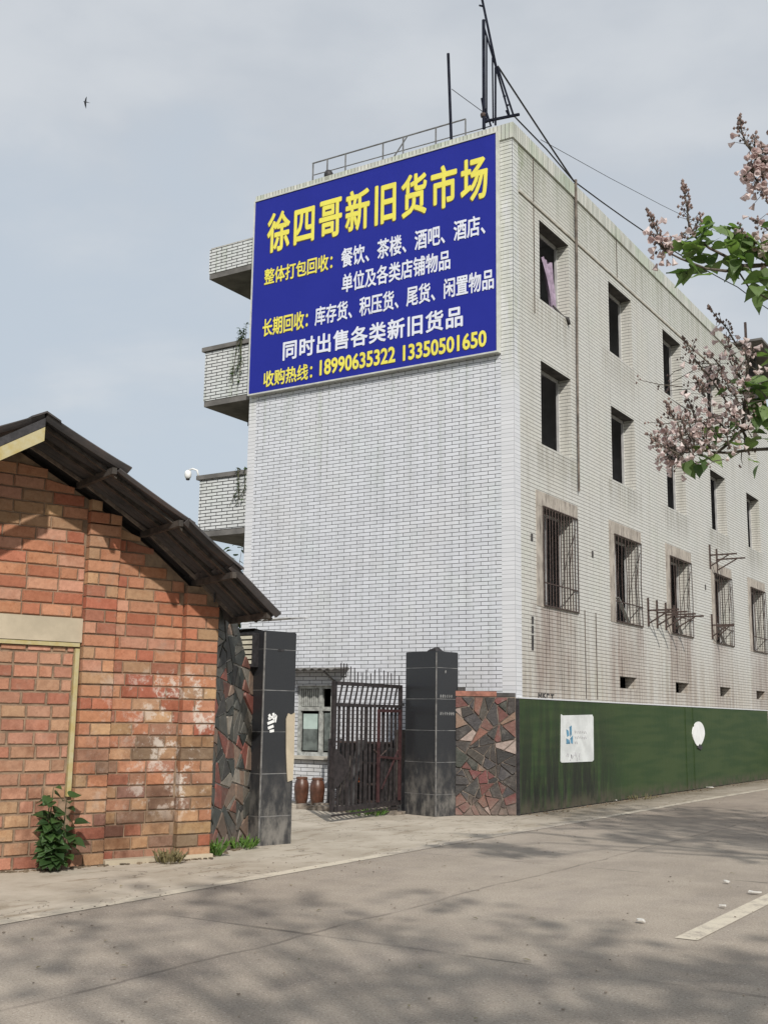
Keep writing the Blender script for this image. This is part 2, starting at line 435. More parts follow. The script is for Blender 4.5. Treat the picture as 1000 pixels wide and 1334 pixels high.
def road_mat():
    m, t, b = new_mat('worn road surface')
    P = t.coord(); x, y, z = t.xyz(P)
    g = t.noise(P, 70, 3, .8); big = t.noise(P, .35, 5, .6); mid = t.noise(t.scale(P, (1.6, .5, 1)), 1.2, 5, .65)
    c = t.mix(t.step(t.add(t.mul(big, .6), t.mul(t.noise(t.vadd(P, (11, 3, 0)), 1.6, 6, .7), .4)), .38, .62), (.30, .258, .215), (.385, .335, .28))
    c = t.mix(t.step(mid, .42, .7, (0, .5)), c, (.72, .72, .76), 'MULTIPLY')
    c = t.mix(t.step(g, .45, .75, (0, .6)), c, (.5, .44, .37))
    c = t.mix(t.step(t.noise(t.vadd(P, (4, 4, 0)), 55, 2, .85), .5, .68, (0, .7)), c, (.45, .44, .44), 'MULTIPLY')
    c = t.mix(t.step(t.noise(t.vadd(P, (9, 4, 0)), 38, 2, .8), .6, .68, (0, .6)), c, (.58, .53, .46))
    c = t.mix(t.step(t.noise(t.vadd(P, (2, 7, 0)), 2.1, 6, .75), .56, .72, (0, .4)), c, (.62, .6, .6), 'MULTIPLY')
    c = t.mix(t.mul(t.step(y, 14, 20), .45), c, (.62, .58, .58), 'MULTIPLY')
    # slab seams
    s1 = t.m('ABSOLUTE', t.add(t.add(x, 5.4), t.mul(t.sub(t.noise(P, .8, 4), .5), .25)))
    seam = t.step(s1, .008, .03, (1, 0))
    c = t.mix(t.mul(seam, t.step(t.noise(P, 2, 3), .3, .6, (.1, .55))), c, (.12, .10, .085))
    ph = t.m('ABSOLUTE', t.sub(t.m('FRACT', t.mul(t.add(y, 2.9), 1 / 5.2)), .5))
    s2 = t.step(t.add(ph, t.mul(t.sub(t.noise(P, .9, 4), .5), .02)), .493, .4985)
    c = t.mix(t.mul(s2, t.step(t.noise(P, 1.4, 3), .4, .65, (.0, .6))), c, (.08, .07, .06))
    t.put(b.inputs['Base Color'], c); b.inputs['Roughness'].default_value = .92; b.inputs['Specular IOR Level'].default_value = .25
    t.put(b.inputs['Normal'], t.bump(g, .6, .01))
    return m
M['road'] = road_mat()


def pave_mat():
    m, t, b = new_mat('pale concrete pavement')
    P = t.coord(); x, y, z = t.xyz(P)
    n1 = t.noise(P, .9, 6, .65); n2 = t.noise(t.scale(P, (2.4, .6, 1)), 1.6, 6, .7); g = t.noise(P, 60, 3, .8)
    c = t.mix(t.step(n1, .35, .65), (.36, .315, .255), (.48, .43, .36))
    c = t.mix(t.mul(t.step(y, 16.5, 19.5), t.step(x, -11, -9.4)), c, t.mix(t.step(n1, .35, .65), (.27, .235, .19), (.34, .3, .25)))
    c = t.mix(t.step(n2, .52, .68, (0, .75)), c, (.52, .47, .40), 'MULTIPLY')
    c = t.mix(t.step(g, .5, .75, (0, .4)), c, (.55, .5, .44))
    crack = t.step(t.m('ABSOLUTE', t.sub(t.noise(P, .7, 5, .6), .5)), .001, .006, (.7, 0))
    c = t.mix(crack, c, (.14, .12, .1))
    # dark dirt gathered along the street wall
    d = t.mul(t.step(t.add(x, t.mul(t.sub(n1, .5), .8)), -8.95, -8.0, (1, 0)), t.step(y, 18.4, 21))
    c = t.mix(t.mul(d, t.step(n2, .3, .6, (.4, .9))), c, (.14, .115, .08))
    t.put(b.inputs['Base Color'], c); b.inputs['Roughness'].default_value = .95; b.inputs['Specular IOR Level'].default_value = .2
    t.put(b.inputs['Normal'], t.bump(t.add(t.mul(g, .5), n2), .5, .015))
    return m
M['pave'] = pave_mat()
def paint_mat():
    m, t, b = new_mat('worn road paint')
    P = t.coord()
    f = t.add(t.mul(t.noise(P, 3.2, 6, .75), .7), t.mul(t.noise(P, 40, 3, .8), .3))
    y_ = t.xyz(P)[1]
    f = t.add(f, t.mul(t.mul(t.step(y_, 11.5, 13.5), t.step(y_, 17, 21, (1, .45))), .13))
    c = t.mix(t.step(f, .47, .64), (.56, .505, .41), (.33, .29, .245))
    t.put(b.inputs['Base Color'], c); b.inputs['Roughness'].default_value = .85
    return m
M['paint'] = paint_mat()
M['earth'] = simple('dry verge earth', (.24, .2, .14), .95, var=.35, sc=1.5, bump=.4, col2=(.15, .17, .07))


def green_mat():
    m, t, b = new_mat('green hoarding sheet')
    P = t.coord(); x, y, z = t.xyz(P)
    a = t.noise(t.vec(0, t.mul(y, .5), t.mul(z, 6)), 1.1, 3, .4)
    c = t.mix(t.step(a, .35, .65), (.030, .056, .02), (.043, .068, .025))
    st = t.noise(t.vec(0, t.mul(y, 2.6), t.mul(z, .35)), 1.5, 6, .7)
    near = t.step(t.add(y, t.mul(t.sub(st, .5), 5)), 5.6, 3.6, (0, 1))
    dirt = t.mul(near, t.mul(t.step(st, .36, .58), t.step(z, .1, 2.1, (1, .35))))  # streaks near the corner: dirt and tree shadow, both painted into the green
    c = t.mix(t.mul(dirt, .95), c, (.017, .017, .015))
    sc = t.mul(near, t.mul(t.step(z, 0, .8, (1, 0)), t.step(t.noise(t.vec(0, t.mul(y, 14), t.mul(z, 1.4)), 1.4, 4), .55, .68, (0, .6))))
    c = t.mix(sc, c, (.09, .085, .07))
    t.put(b.inputs['Base Color'], c); b.inputs['Roughness'].default_value = .7; b.inputs['Specular IOR Level'].default_value = .25
    c = t.mix(t.mul(t.step(z, 0, .35, (1, 0)), t.step(t.noise(P, 4, 5), .35, .6, (.2, .9))), c, (.08, .07, .05))
    t.put(b.inputs['Base Color'], c)
    t.put(b.inputs['Normal'], t.bump(t.add(t.noise(P, 1.1, 3), t.mul(t.noise(t.vec(0, t.mul(y, 3), t.mul(z, .4)), 1.5, 3), .5)), .35, .05))
    return m
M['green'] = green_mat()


def leaf_mat(name, ca, cb, trans=.35, tintk=(1.6, 1.9, .9)):
    m, t, b = new_mat(name)
    P = t.coord()
    a = t.n('ShaderNodeVertexColor'); a.layer_name = 'tint'
    c = t.mix(t.xyz(a.outputs[0])[0], ca, cb)
    t.put(b.inputs['Base Color'], c); b.inputs['Roughness'].default_value = .5
    tr = t.n('ShaderNodeBsdfTranslucent'); t.put(tr.inputs[0], t.mix(1, c, tintk, 'MULTIPLY'))
    mx = t.n('ShaderNodeMixShader'); mx.inputs[0].default_value = trans
    out = m.node_tree.nodes['Material Output']
    t.t.links.new(b.outputs[0], mx.inputs[1]); t.t.links.new(tr.outputs[0], mx.inputs[2]); t.t.links.new(mx.outputs[0], out.inputs[0])
    return m
M['leaf'] = leaf_mat('broad leaf', (.05, .09, .032), (.19, .27, .10))
M['darkleaf'] = leaf_mat('dark leaf', (.02, .045, .014), (.055, .11, .03), .25)
M['dryleaf'] = leaf_mat('dry weed leaf', (.12, .1, .05), (.22, .19, .1), .2)
M['weed'] = leaf_mat('weed leaf', (.05, .12, .02), (.14, .24, .05), .3)
M['blossom'] = leaf_mat('pale pink blossom', (.52, .41, .39), (.84, .77, .76), .42, (1, .9, .9))
M['bud'] = leaf_mat('brown bud', (.11, .075, .065), (.28, .2, .18), .1, (1, 1, 1))


# ================================================================== SETTING : ground
def sheet(name, x0, x1, y0, y1, z, mat, step=None):
    b = MB(); b.quad((x0, y0, z), (x1, y0, z), (x1, y1, z), (x0, y1, z))
    return struct(b.build(name, mat))
sheet('ground', -400, 400, -300, 700, -.012, M['earth'])
sheet('pavement', -24, -7.62, -30, 120, -.004, M['pave'])
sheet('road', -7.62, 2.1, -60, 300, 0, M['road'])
sheet('far_pavement', 2.1, 5, -60, 300, .002, M['pave'])
b = MB(); pv = None
yy = -40
while yy < 200:
    w = .085; xx = -7.66 + .1 * noise.noise(Vector((yy * .11, 3, 0)))
    if pv: b.quad((pv[0] - w, pv[1], .005), (pv[0] + w, pv[1], .005), (xx + w, yy, .005), (xx - w, yy, .005))
    pv = (xx, yy); yy += 1.0
struct(b.build('road_edge_line', M['paint']))
b = MB()
for k in range(-3, 12):
    y0 = 9.05 + 10 * k; b.quad((-3.02, y0, .005), (-2.84, y0, .005), (-2.84, y0 + 4, .005), (-3.02, y0 + 4, .005))
struct(b.build('lane_dashes', M['paint']))

# ================================================================== WHITE BUILDING
XC, YC = -9.03, 18.74
BW = 6.39                                  # gable width
BL = 24.0                                  # length along the street
bld = thing('white_building', (XC, YC, 0), 'tall derelict building clad in small white tiles with empty windows', 'building')
XL = XC - BW
COPE = 13.25


def wall_grid(mb, axis, c, lo, hi, z0, z1, holes, depth, sign, soff=None):
    """wall sheet with openings and their reveals. axis 'x': plane x=c running along y, else plane y=c running along x"""
    P = (lambda u, z, d=0: (c + sign * d, u, z)) if axis == 'x' else (lambda u, z, d=0: (u, c + sign * d, z))
    us = sorted({lo, hi, *[h[0] for h in holes], *[h[1] for h in holes]}); zs = sorted({z0, z1, *[h[2] for h in holes], *[h[3] for h in holes]})
    for i in range(len(us) - 1):
        for j in range(len(zs) - 1):
            um = (us[i] + us[i + 1]) / 2; zm = (zs[j] + zs[j + 1]) / 2
            if any(h[0] < um < h[1] and h[2] < zm < h[3] for h in holes): continue
            mb.quad(P(us[i], zs[j]), P(us[i + 1], zs[j]), P(us[i + 1], zs[j + 1]), P(us[i], zs[j + 1]))
    for u0, u1, a0, a1 in holes:
        if soff is not None:
            sb_ = MB(); sb_.quad(P(u0, a1), P(u0, a1, depth), P(u1, a1, depth), P(u1, a1)); sb_.build('lintel_soffit', M['darklintel'], soff, fix=False)
        for q in (((u0, a0), (u0, a1)), ((u1, a1), (u1, a0)), ((u0, a1), (u1, a1)), ((u1, a0), (u0, a0))):
            if soff is not None and q == ((u0, a1), (u1, a1)): continue
            mb.quad(P(*q[0]), P(*q[0], depth), P(*q[1], depth), P(*q[1]))

NCOL = 6
ROWS = [(10.0, 11.7), (7.0, 8.71), (3.84, 5.73)]
win = [(YC + 1.23 + 3.8 * k, YC + 2.73 + 3.8 * k, a, bb) for k in range(NCOL) for a, bb in ROWS]
vents = [(YC + 5.2 + 3.8 * k, YC + 6.25 + 3.8 * k, 2.37, 2.63) for k in range(5)]
END = 16.95                                 # the parapet stops here, a covered terrace follows
w = MB(); so_ = bld
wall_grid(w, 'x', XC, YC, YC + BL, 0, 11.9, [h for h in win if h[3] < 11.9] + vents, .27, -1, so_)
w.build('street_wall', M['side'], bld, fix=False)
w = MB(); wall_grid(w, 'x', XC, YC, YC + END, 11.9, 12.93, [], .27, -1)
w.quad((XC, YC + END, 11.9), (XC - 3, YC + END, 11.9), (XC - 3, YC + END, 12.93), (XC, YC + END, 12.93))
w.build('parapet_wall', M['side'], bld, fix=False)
# thin groove moulding above the top windows
w = MB(); w.box(XC - .02, XC + .025, YC + .26, YC + END, 11.9, 11.945)
w.build('string_course', M['concrete'], bld)
w = MB()
GW = (-13.92, -13.05, .9, 2.28)             # low window by the gate
wall_grid(w, 'y', YC, XL + .2, XC - .27, -.2, 12.93, [GW], .2, 1)
w.build('gable_wall', M['gable'], bld, fix=False)
w = MB(); w.box(XC - .27, XC + .003, YC - .004, YC + .002, 0, 12.93); w.build('corner_strip', M['strip'], bld)
w = MB(); w.box(XC - .002, XC + .004, YC + .0, YC + .25, 2.02, 12.93); w.build('corner_strip', M['strip'], bld)
w = MB(); w.box(XL, XL + .2, YC - .004, YC + .3, -.2, 12.93); w.build('corner_strip', M['strip'], bld)
# coping band of upright tiles
w = MB(); w.box(XL, XC + .035, YC - .035, YC + .18, 12.93, COPE); w.build('coping', M['coping'], bld)
w = MB(); w.box(XC - .18, XC + .035, YC + .18, YC + END, 12.93, COPE); w.build('coping', M['coping'], bld)
# body behind: roof slab, back and far walls, floors
w = MB()
w.box(XL + .003, XC - .3, YC + .3, YC + BL, 12.55, 12.62)
w.quad((XL, YC + .3, -.2), (XL, YC + BL, -.2), (XL, YC + BL, 12.93), (XL, YC + .3, 12.93))
w.quad((XL, YC + BL, -.2), (XC, YC + BL, -.2), (XC, YC + BL, 12.6), (XL, YC + BL, 12.6))
w.build('roof_slab', M['concrete'], bld)
w = MB()
for z in (-.1, 3.1, 6.2, 9.2, 12.3):
    w.box(XL + .25, XC - .275, YC + .25, YC + BL - .2, z, z + .12)
for k in range(1, NCOL + 1):
    y = YC + 3.8 * k + .05
    w.box(XL + .26, XC - .275, y - .06, y + .06, 0, 12.3)
w.box(-13.2, -13.08, YC + .3, YC + BL - .3, 3, 12.3)
w.build('interior', M['plaster'], bld)

# windows : thin metal frames, cages in the lowest row
for k in range(NCOL):
    y0 = YC + 1.23 + 3.8 * k; y1 = y0 + 1.5
    for r, (z0, z1) in enumerate(ROWS):
        f = MB(); xf = XC - .29
        for (a, c) in (((y0 + .025, z0), (y0 + .025, z1)), ((y1 - .025, z0), (y1 - .025, z1)), ((y0, z0 + .025), (y1, z0 + .025)), ((y0, z1 - .025), (y1, z1 - .025))):
            f.bar((xf, *a), (xf, *c), .05, .05)
        if r == 2 or (r == 0 and k > 2): f.bar((xf, (y0 + y1) / 2, z0), (xf, (y0 + y1) / 2, z1), .045, .045)
        fr = f.build('window_frame', M['alu'], bld)
        if r == 2:
            s = MB(); s.box(XC - .1, XC + .018, y0 - .04, y1 + .2, z0 - .05, z0 - .003); s.build('sill', M['concrete'], fr)
            s = MB(); s.box(XC - .02, XC + .012, y0 - .3, y1 + .22, z1 + .003, z1 + .3); s.box(XC - .02, XC + .010, y0 - .3, y0 - .003, z0 - .05, z1); s.build('render_surround', M['render'], fr)
            if k < 5:
                g = MB(); xg = XC + .03
                ya, yb = y0 - .02, y1 + .17
                for z in (z0 - .02, z1 + .02, z0 + .42): g.bar((xg, ya, z), (xg, yb, z), .022, .022)
                nb = 13 if k == 0 else 9
                for i in range(nb):
                    if k and 2 < i < 7 and rnd.random() < .45: continue
                    yy = ya + (yb - ya) * i / (nb - 1); bend = .05 * rnd.uniform(-1, 1) if k else .012 * rnd.uniform(-1, 1)
                    g.tube([(xg, yy, z0 - .02), (xg + bend * .3, yy + bend, (z0 + z1) / 2), (xg, yy, z1 + .02)], .0095 if k else .011, 6)
                for yy in (ya, yb):
                    for z in (z0 - .02, z1 + .02): g.bar((XC, yy, z), (xg, yy, z), .02, .02)
                g.tube([(xg, yb - .1, z1 - .2), (xg + .05, yb - .4, z1 - .55), (xg + .01, yb - .5, z0 + .7)], .008, 5)
                g.build('window_cage', M['rust'], bld)
        if r == 0 and k == 0:
            cb = MB(); ny = 14; nz = 10; vs = {}
            for j in range(nz + 1):
                for i in range(ny + 1):
                    v = j / nz; u = i / ny
                    wdt = .5 * (1 - .5 * v); yy = y1 - .12 - wdt * (1 - u) + .04 * v
                    xx = XC - .36 + .045 * sin(u * 22 + v * 3) + .10 * v
                    vs[i, j] = (xx, yy, z1 - .42 - 1.2 * v + .05 * sin(u * 9))
            for j in range(nz):
                for i in range(ny): cb.quad(vs[i, j], vs[i + 1, j], vs[i + 1, j + 1], vs[i, j + 1])
            cb.build('curtain', M['curtain'], fr, smooth=True)
            tb = MB(); tb.tube([(XC - .2, y1 - .42, z0 + .25), (XC - .06, y1 - .22, z0 + .03), (XC + .02, y1 - .16, z0 + .0), (XC + .035, y1 - .1, z0 - .12)], [.02, .035, .045, .03], 8); tb.build('dark_rag', M['dark'], fr, smooth=True)
        if r == 2 and k in (1, 2, 3):
            p = MB(); p.bar((XC - .12, y0 + .45, z0 + .55), (XC - .05, y0 + .95, z0 + .02), .09, .02); p.build('loose_board', M['greywood'], fr)
            p = MB(); p.box(XC - .33, XC - .31, y0 + .05, y0 + .72, z0 + .05, z1 - .1); p.build('pane', M['glass'], fr)
        if r == 2 and k == 0:
            p = MB(); p.box(XC - .33, XC - .31, y0 + .05, y0 + .42, z0 + .1, z1 - .05); p.build('pane', M['glass'], fr)
# low window by the gate with flaking frame, shuttered top light and canopy
f = MB(); yf = YC + .1
for (x0, x1, z0, z1) in ((GW[0], GW[0] + .07, GW[2], GW[3]), (GW[1] - .07, GW[1], GW[2], GW[3]), (GW[0] + .07, GW[1] - .07, GW[2], GW[2] + .07), (GW[0] + .07, GW[1] - .07, GW[3] - .06, GW[3]), (GW[0] + .07, GW[1] - .07, 1.78, 1.86), (-13.4, -13.32, GW[2] + .07, 1.78), (-13.4, -13.32, 1.86, GW[3] - .06)):
    f.box(x0, x1, yf - .04, yf + .02, z0, z1)
fr = f.build('window_frame', M['greywood'], bld)
p = MB(); p.box(-13.8, -13.45, yf - .012, yf, 1.0, 1.42); p.box(-13.28, -13.14, yf - .012, yf, 1.0, 1.74); p.build('pane', M['glass'], fr)
p = MB(); p.box(-13.8, -13.45, yf - .015, yf - .004, 1.42, 1.72); p.build('pane', M['paleglass'], fr)
p = MB()
for i in range(9): p.box(-13.84 + .05 * i, -13.81 + .05 * i, yf - .02, yf, 1.87, 2.21)
p.build('shutter', M['greywood'], fr)
p = MB(); p.box(GW[0] - .15, GW[1] + .1, YC - .1, YC - .003, GW[2] - .07, GW[2]); p.build('sill', M['concrete'], fr)
p = MB()
nx = 44
prev = None
for i in range(nx + 1):
    x = -14.6 + 1.95 * i / nx; z = 2.57 + .022 * sin(i * 1.5)
    cur = [(x, YC - .003, z + .05), (x, YC - .42, z + .02), (x, YC - .42, z + .005), (x, YC - .003, z + .03)]
    if prev:
        for a in range(4): p.quad(prev[a], cur[a], cur[(a + 1) % 4], prev[(a + 1) % 4])
    prev = cur
p.bar((-14.3, YC, 2.36), (-14.3, YC - .38, 2.55), .03); p.bar((-13.0, YC, 2.36), (-13.0, YC - .38, 2.55), .03)
p.build('canopy', M['soffit'], bld)

# balconies of the rear gallery, seen end on
for i, (zb, zt) in enumerate(((11.68, 12.28), (8.64, 9.8), (5.66, 6.82))):
    zz = MB(); XB = -16.76
    zz.box(XB, XL - .003, YC - .001, YC + .14, zb, zt); zz.box(XB, XB + .13, YC + .14, YC + 13, zb, zt)
    bo = zz.build('balcony', M['balc'], bld)
    s = MB(); s.box(XB + .012, XL - .004, YC + .012, YC + 13, zb - .13, zb - .003); s.bar((XB + .4, YC + 1.2, zb - .25), (XL, YC + 1.2, zb - .25), .2, .24); s.build('floor_slab', M['soffit'], bo)
    if i:
        s = MB(); s.box(XB - .07, XL - .005, YC - .05, YC + .19, zt + .003, zt + .1); s.box(XB - .07, XB + .18, YC + .19, YC + 13, zt + .003, zt + .1); s.build('handrail', M['soffit'], bo)
    else:
        s = MB(); s.box(XB + .02, XL - .005, YC + .02, YC + 13, zt + .003, zt + .03); s.build('gutter_cap', M['concrete'], bo)
# terrace roof at the far end, dark under its eave
t_ = MB(); t_.box(XC - 4.5, XC + .55, YC + END + .1, YC + BL, 13.76, 13.83); t_.box(XC - 4.4, XC + .4, YC + END + .25, YC + BL - .1, 13.833, 13.87)
tr = t_.build('terrace_roof', M['soffit'], bld)
t_ = MB(); t_.box(XC - 1.6, XC - 1.5, YC + END + .3, YC + BL, 11.9, 13.7); t_.box(XC - 1.5, XC - .05, YC + END + 1.6, YC + END + 1.75, 11.9, 13.7); t_.build('terrace_wall', M['dark'], bld)
t_ = MB(); t_.box(XC - .4, XC - .12, YC + END + .35, YC + END + .62, 11.9, 13.72); t_.build('terrace_post', M['concrete'], bld)
t_ = MB(); t_.bar((XC + .1, YC + END - .1, 13.25), (XC + .1, YC + END - .1, 14.35), .07, .07); t_.build('steel_post', M['rust'], bld)
# pipes and stains
d = MB(); d.tube([(XC + .05, YC + 3.07, 13.35), (XC + .05, YC + 3.05, 11.6), (XC + .04, YC + 3.0, 9.0), (XC + .04, YC + 2.98, 6.35)], [.034, .03, .024, .022], 8); d.build('drainpipe', M['pipe'], bld)
d = MB()
for y, za, zb in ((.95, 13.2, 9.6), (5.6, 13.2, 11.9), (3.25, 3.9, 2.1), (3.85, 3.9, 2.1)): d = MB(); d.bar((XC + .012, YC + y, za), (XC + .012, YC + y, zb), .012, .014); d.build('conduit', M['pipe'], bld)
d = MB()
for px, py in ((693, 808), (693, 820), (693, 832), (693, 842), (692, 700), (771, 722), (918, 765)):
    q = on(px, py, 'x', XC); d.box(XC - .01, XC + .012, q.y - .04, q.y + .04, q.z - .07, q.z + .07)
for (a, c) in (((701, 903), (701, 910)), ((701, 903), (703, 907)), ((703, 907), (705, 903)), ((705, 903), (705, 909)), ((707, 903), (707, 909)), ((707, 906), (710, 903)), ((707, 906), (710, 909)), ((712, 904), (712, 909)), ((712, 904), (715, 905)), ((717, 905), (721, 905)), ((719, 905), (719, 910))):
    p0 = on(*a, 'x', XC + .006); p1 = on(*c, 'x', XC + .006)
    d.bar(p0, p1, .022, .012, up=(1, 0, 0))
d.build('black_scrawl', M['dark'], bld)

# -------- AC brackets on the street wall
def bracket(y, z, label, L=.62, hv=.5):
    o = thing('wall_bracket', (XC, YC + y, z), label, 'bracket', 'rusty wall brackets on the street face')
    m = MB(); m.bar((XC + .02, YC + y, z - hv * .75), (XC + .02, YC + y, z + hv * .6), .04, .04); m.build('upright', M['rust'], o)
    m = MB(); m.bar((XC + .02, YC + y, z), (XC + L, YC + y, z), .04, .04); m.build('arm', M['rust'], o)
    m = MB(); m.bar((XC + .03, YC + y, z - .3), (XC + L * .7, YC + y, z - .02), .03, .03); m.build('strut', M['rust'], o)
for i, (y, lab) in enumerate(((7.1, 'rusty bracket, first of four in a row, nearest the open street corner'), (7.72, 'rusty bracket, second of the four in a row before the third cage'), (8.36, 'rusty bracket, third of the four in a row before the third cage'), (9.0, 'rusty bracket, last of the four, overlapping the third cage'))):
    bracket(y, 4.23, lab, .75)
bracket(12.2, 4.27, 'left rusty bracket of the pair low beside the fourth cage'); bracket(12.62, 4.27, 'right rusty bracket of the pair low beside the fourth cage', .5)
bracket(12.25, 6.2, 'left rusty bracket of the pair above the fourth cage', .75); bracket(12.9, 6.16, 'right rusty bracket of the pair above the fourth cage', .8)

# -------- roof furniture
rl = thing('roof_railing', (-12, YC + .35, COPE), 'thin grey steel railing along the roof edge above the billboard', 'railing')
yr = YC + .4; zt_, zm_ = 13.95, 13.62
def onr(px, py): return on(px, py, 'y', yr)
A, B = onr(407, 213), onr(606, 155); A2, B2 = onr(407, 232), onr(606, 170)
m = MB(); m.tube([A, B], .017, 6); m.build('top_rail', M['steel'], rl)
m = MB(); m.tube([onr(409, 228), onr(640, 164)], .012, 6); m.build('lower_rail', M['steel'], rl)
for px in (408, 428, 453, 503, 529, 570, 606):
    tt = (px - 407) / 199; top = A.lerp(B, tt); m = MB(); m.bar(top, (top.x, top.y, 12.9), .025, .025); m.build('post', M['steel'], rl)
m = MB(); m.bar(onr(530, 178), onr(513, 204), .02); m.build('brace', M['steel'], rl)
o = thing('roof_pole', (-10.5, YC + .4, COPE), 'single plain dark pole standing behind the billboard top edge', 'pole')
m = MB(); m.tube([on(583.5, 70, 'y', YC + .4), on(587.5, 182, 'y', YC + .4), on(588, 195, 'y', YC + .4)], .033, 8); m.build('shaft', M['mast'], o)
m = MB(); q = on(588, 182, 'y', YC + .4); m.box(q.x - .08, q.x + .08, q.y - .08, q.y + .08, q.z - .25, q.z - .12); m.build('foot', M['rust'], o)
o = thing('roof_fitting', (-13.6, YC + .05, COPE), 'small round black fitting on the coping by the railing end', 'roof fitting')  # round black fitting, use unknown
q = on(428, 228, 'y', YC + .05)
m = MB(); m.lathe(q, [(.0, -.1), (.07, -.09), (.1, -.03), (.1, .03), (.07, .09), (0, .1)], 12); m.build('body', M['iron'], o, smooth=True)
m = MB(); m.bar(q + Vector((0, 0, -.16)), q, .04); m.build('foot', M['rust'], o)
mast = thing('roof_mast', (-9.6, YC + .3, COPE), 'tall triangular dark steel mast on the roof corner', 'mast')
def onm(px, py, dy=0): return on(px, py, 'y', YC + .3 + dy)
for a, c, r in (((629.5, 26), (630, 168), .034), ((633.5, 48), (633.5, 160), .018), ((641, 75), (642, 160), .017), ((645, 88), (645, 163), .022)):
    m = MB(); m.tube([onm(*a), onm(*c)], r, 6); m.build('upright', M['mast'], mast)
for a, c, r in (((627, -4), (646, 88), .026), ((630, 35), (645, 86), .02), ((645, 86), (663, 150), .02), ((648, 88), (669, 152), .022), ((646, 88), (658, 130), .015)):
    m = MB(); m.tube([onm(*a), onm(*c)], r, 6); m.build('raking_leg', M['mast'], mast)
m = MB(); m.bar(onm(632, 158), onm(676, 149), .045); m.build('cross_bar', M['mast'], mast)
m = MB()
for a, c in (((627, 128), (632, 160)), ((632, 142), (639, 164)), ((659, 144), (663, 153)), ((655, 126), (658, 125)), ((660, 137), (662, 137)), ((624, 7), (628, 8))): m.bar(onm(*a), onm(*c), .03)
m.build('stub', M['mast'], mast)
m = MB(); q = onm(629, 150); m.lathe(q, [(0, -.06), (.05, -.04), (.06, 0), (.05, .04), (0, .06)], 10); m.build('insulator', M['rust'], mast)
def cable(pts, r, label):
    o = thing('cable', pts[0], label, 'cable'); m = MB(); P = []
    for a, c in zip(pts, pts[1:]):
        for i in range(8): P.append(Vector(a).lerp(Vector(c), i / 8) - Vector((0, 0, min(.012, .0012 * (Vector(c) - Vector(a)).length) * (Vector(c) - Vector(a)).length * (1 - (2 * i / 8 - 1) ** 2))))
    P.append(Vector(pts[-1])); m.tube(P, r, 5); m.build('strand', M['cable'], o); return o
pt = on(747, 236, 'x', XC + .05)
cable([onm(648, 86), pt], .02, 'thick dark stay running from the mast down to the drainpipe head')
e = on(960, 374, 'x', XC + .3)
cable([onm(668, 150), onm(672, 154), on(712, 195, 'x', XC + .02), pt, e, e + Vector((.3, 6, .6))], .016, 'black cable along the parapet that leaves over the street face')
cable([on(588, 116, 'y', YC + .4), onm(629, 146)], .008, 'thin slack wire between the single roof pole and the mast')
cable([on(704, 182, 'x', XC - 2), on(1080, 355, 'x', XC - 2)], .008, 'thin pale wire crossing the open sky right of the mast')

# -------- billboard
def text_mesh(s, bold, space=1.0):
    cu = bpy.data.curves.new('lettering', 'FONT'); cu.body = s; cu.size = 1; cu.resolution_u = 3; cu.space_character = space
    ob = bpy.data.objects.new('tmp', cu); COL.objects.link(ob)
    dg = bpy.context.evaluated_depsgraph_get(); me = bpy.data.meshes.new_from_object(ob.evaluated_get(dg))
    bpy.data.objects.remove(ob); bpy.data.curves.remove(cu); return me

SX0, SX1, SZ0, SZ1 = -15.38, -9.29, 8.54, 13.09
YB = YC - .12
sign = thing('billboard', ((SX0 + SX1) / 2, YC, SZ0), 'large blue billboard with yellow and white Chinese lettering on the gable', 'billboard')
m = MB(); m.box(SX0 + .03, SX1 - .03, YB, YC - .006, SZ0 + .03, SZ1 - .03)
def sign_mat():
    mm, t, bs = new_mat('printed blue vinyl'); P = t.coord(); x, y, z = t.xyz(P)
    c = t.mix(t.noise(P, .7, 3), (.011, .018, .225), (.018, .026, .28))
    sm = t.step(t.m('ABSOLUTE', t.sub(t.m('FRACT', t.mul(t.add(x, 20), 1 / 1.22)), .5)), .4965, .499)
    c = t.mix(t.mul(sm, .35), c, (.02, .03, .2))
    t.put(bs.inputs['Base Color'], c); bs.inputs['Roughness'].default_value = .6; bs.inputs['Specular IOR Level'].default_value = .2
    t.put(bs.inputs['Normal'], t.bump(t.add(t.noise(P, 1.6, 3), t.mul(t.noise(t.vec(t.mul(x, 1.2), 0, t.mul(z, .35)), 2, 3), .8)), .3, .03))
    return mm
m.build('panel', sign_mat(), sign)
m = MB(); th = .04
m.box(SX0, SX1, YB - .02, YC - .01, SZ0, SZ0 + .03); m.box(SX0, SX1, YB - .02, YC - .01, SZ1 - .03, SZ1)
m.box(SX0, SX0 + .03, YB - .02, YC - .01, SZ0 + .03, SZ1 - .03); m.box(SX1 - .03, SX1, YB - .02, YC - .01, SZ0 + .03, SZ1 - .03)
m.build('frame', simple('pale metal edging', (.55, .56, .52), .5, .2, var=.12), sign)
M['txtY'] = simple('yellow print', (.72, .66, .10), .55, var=.05, sc=3)
M['txtW'] = simple('white print', (.66, .69, .78), .55, var=.04, sc=3)
M['txtO'] = simple('dark print outline', (.10, .065, .05), .6, var=.1)
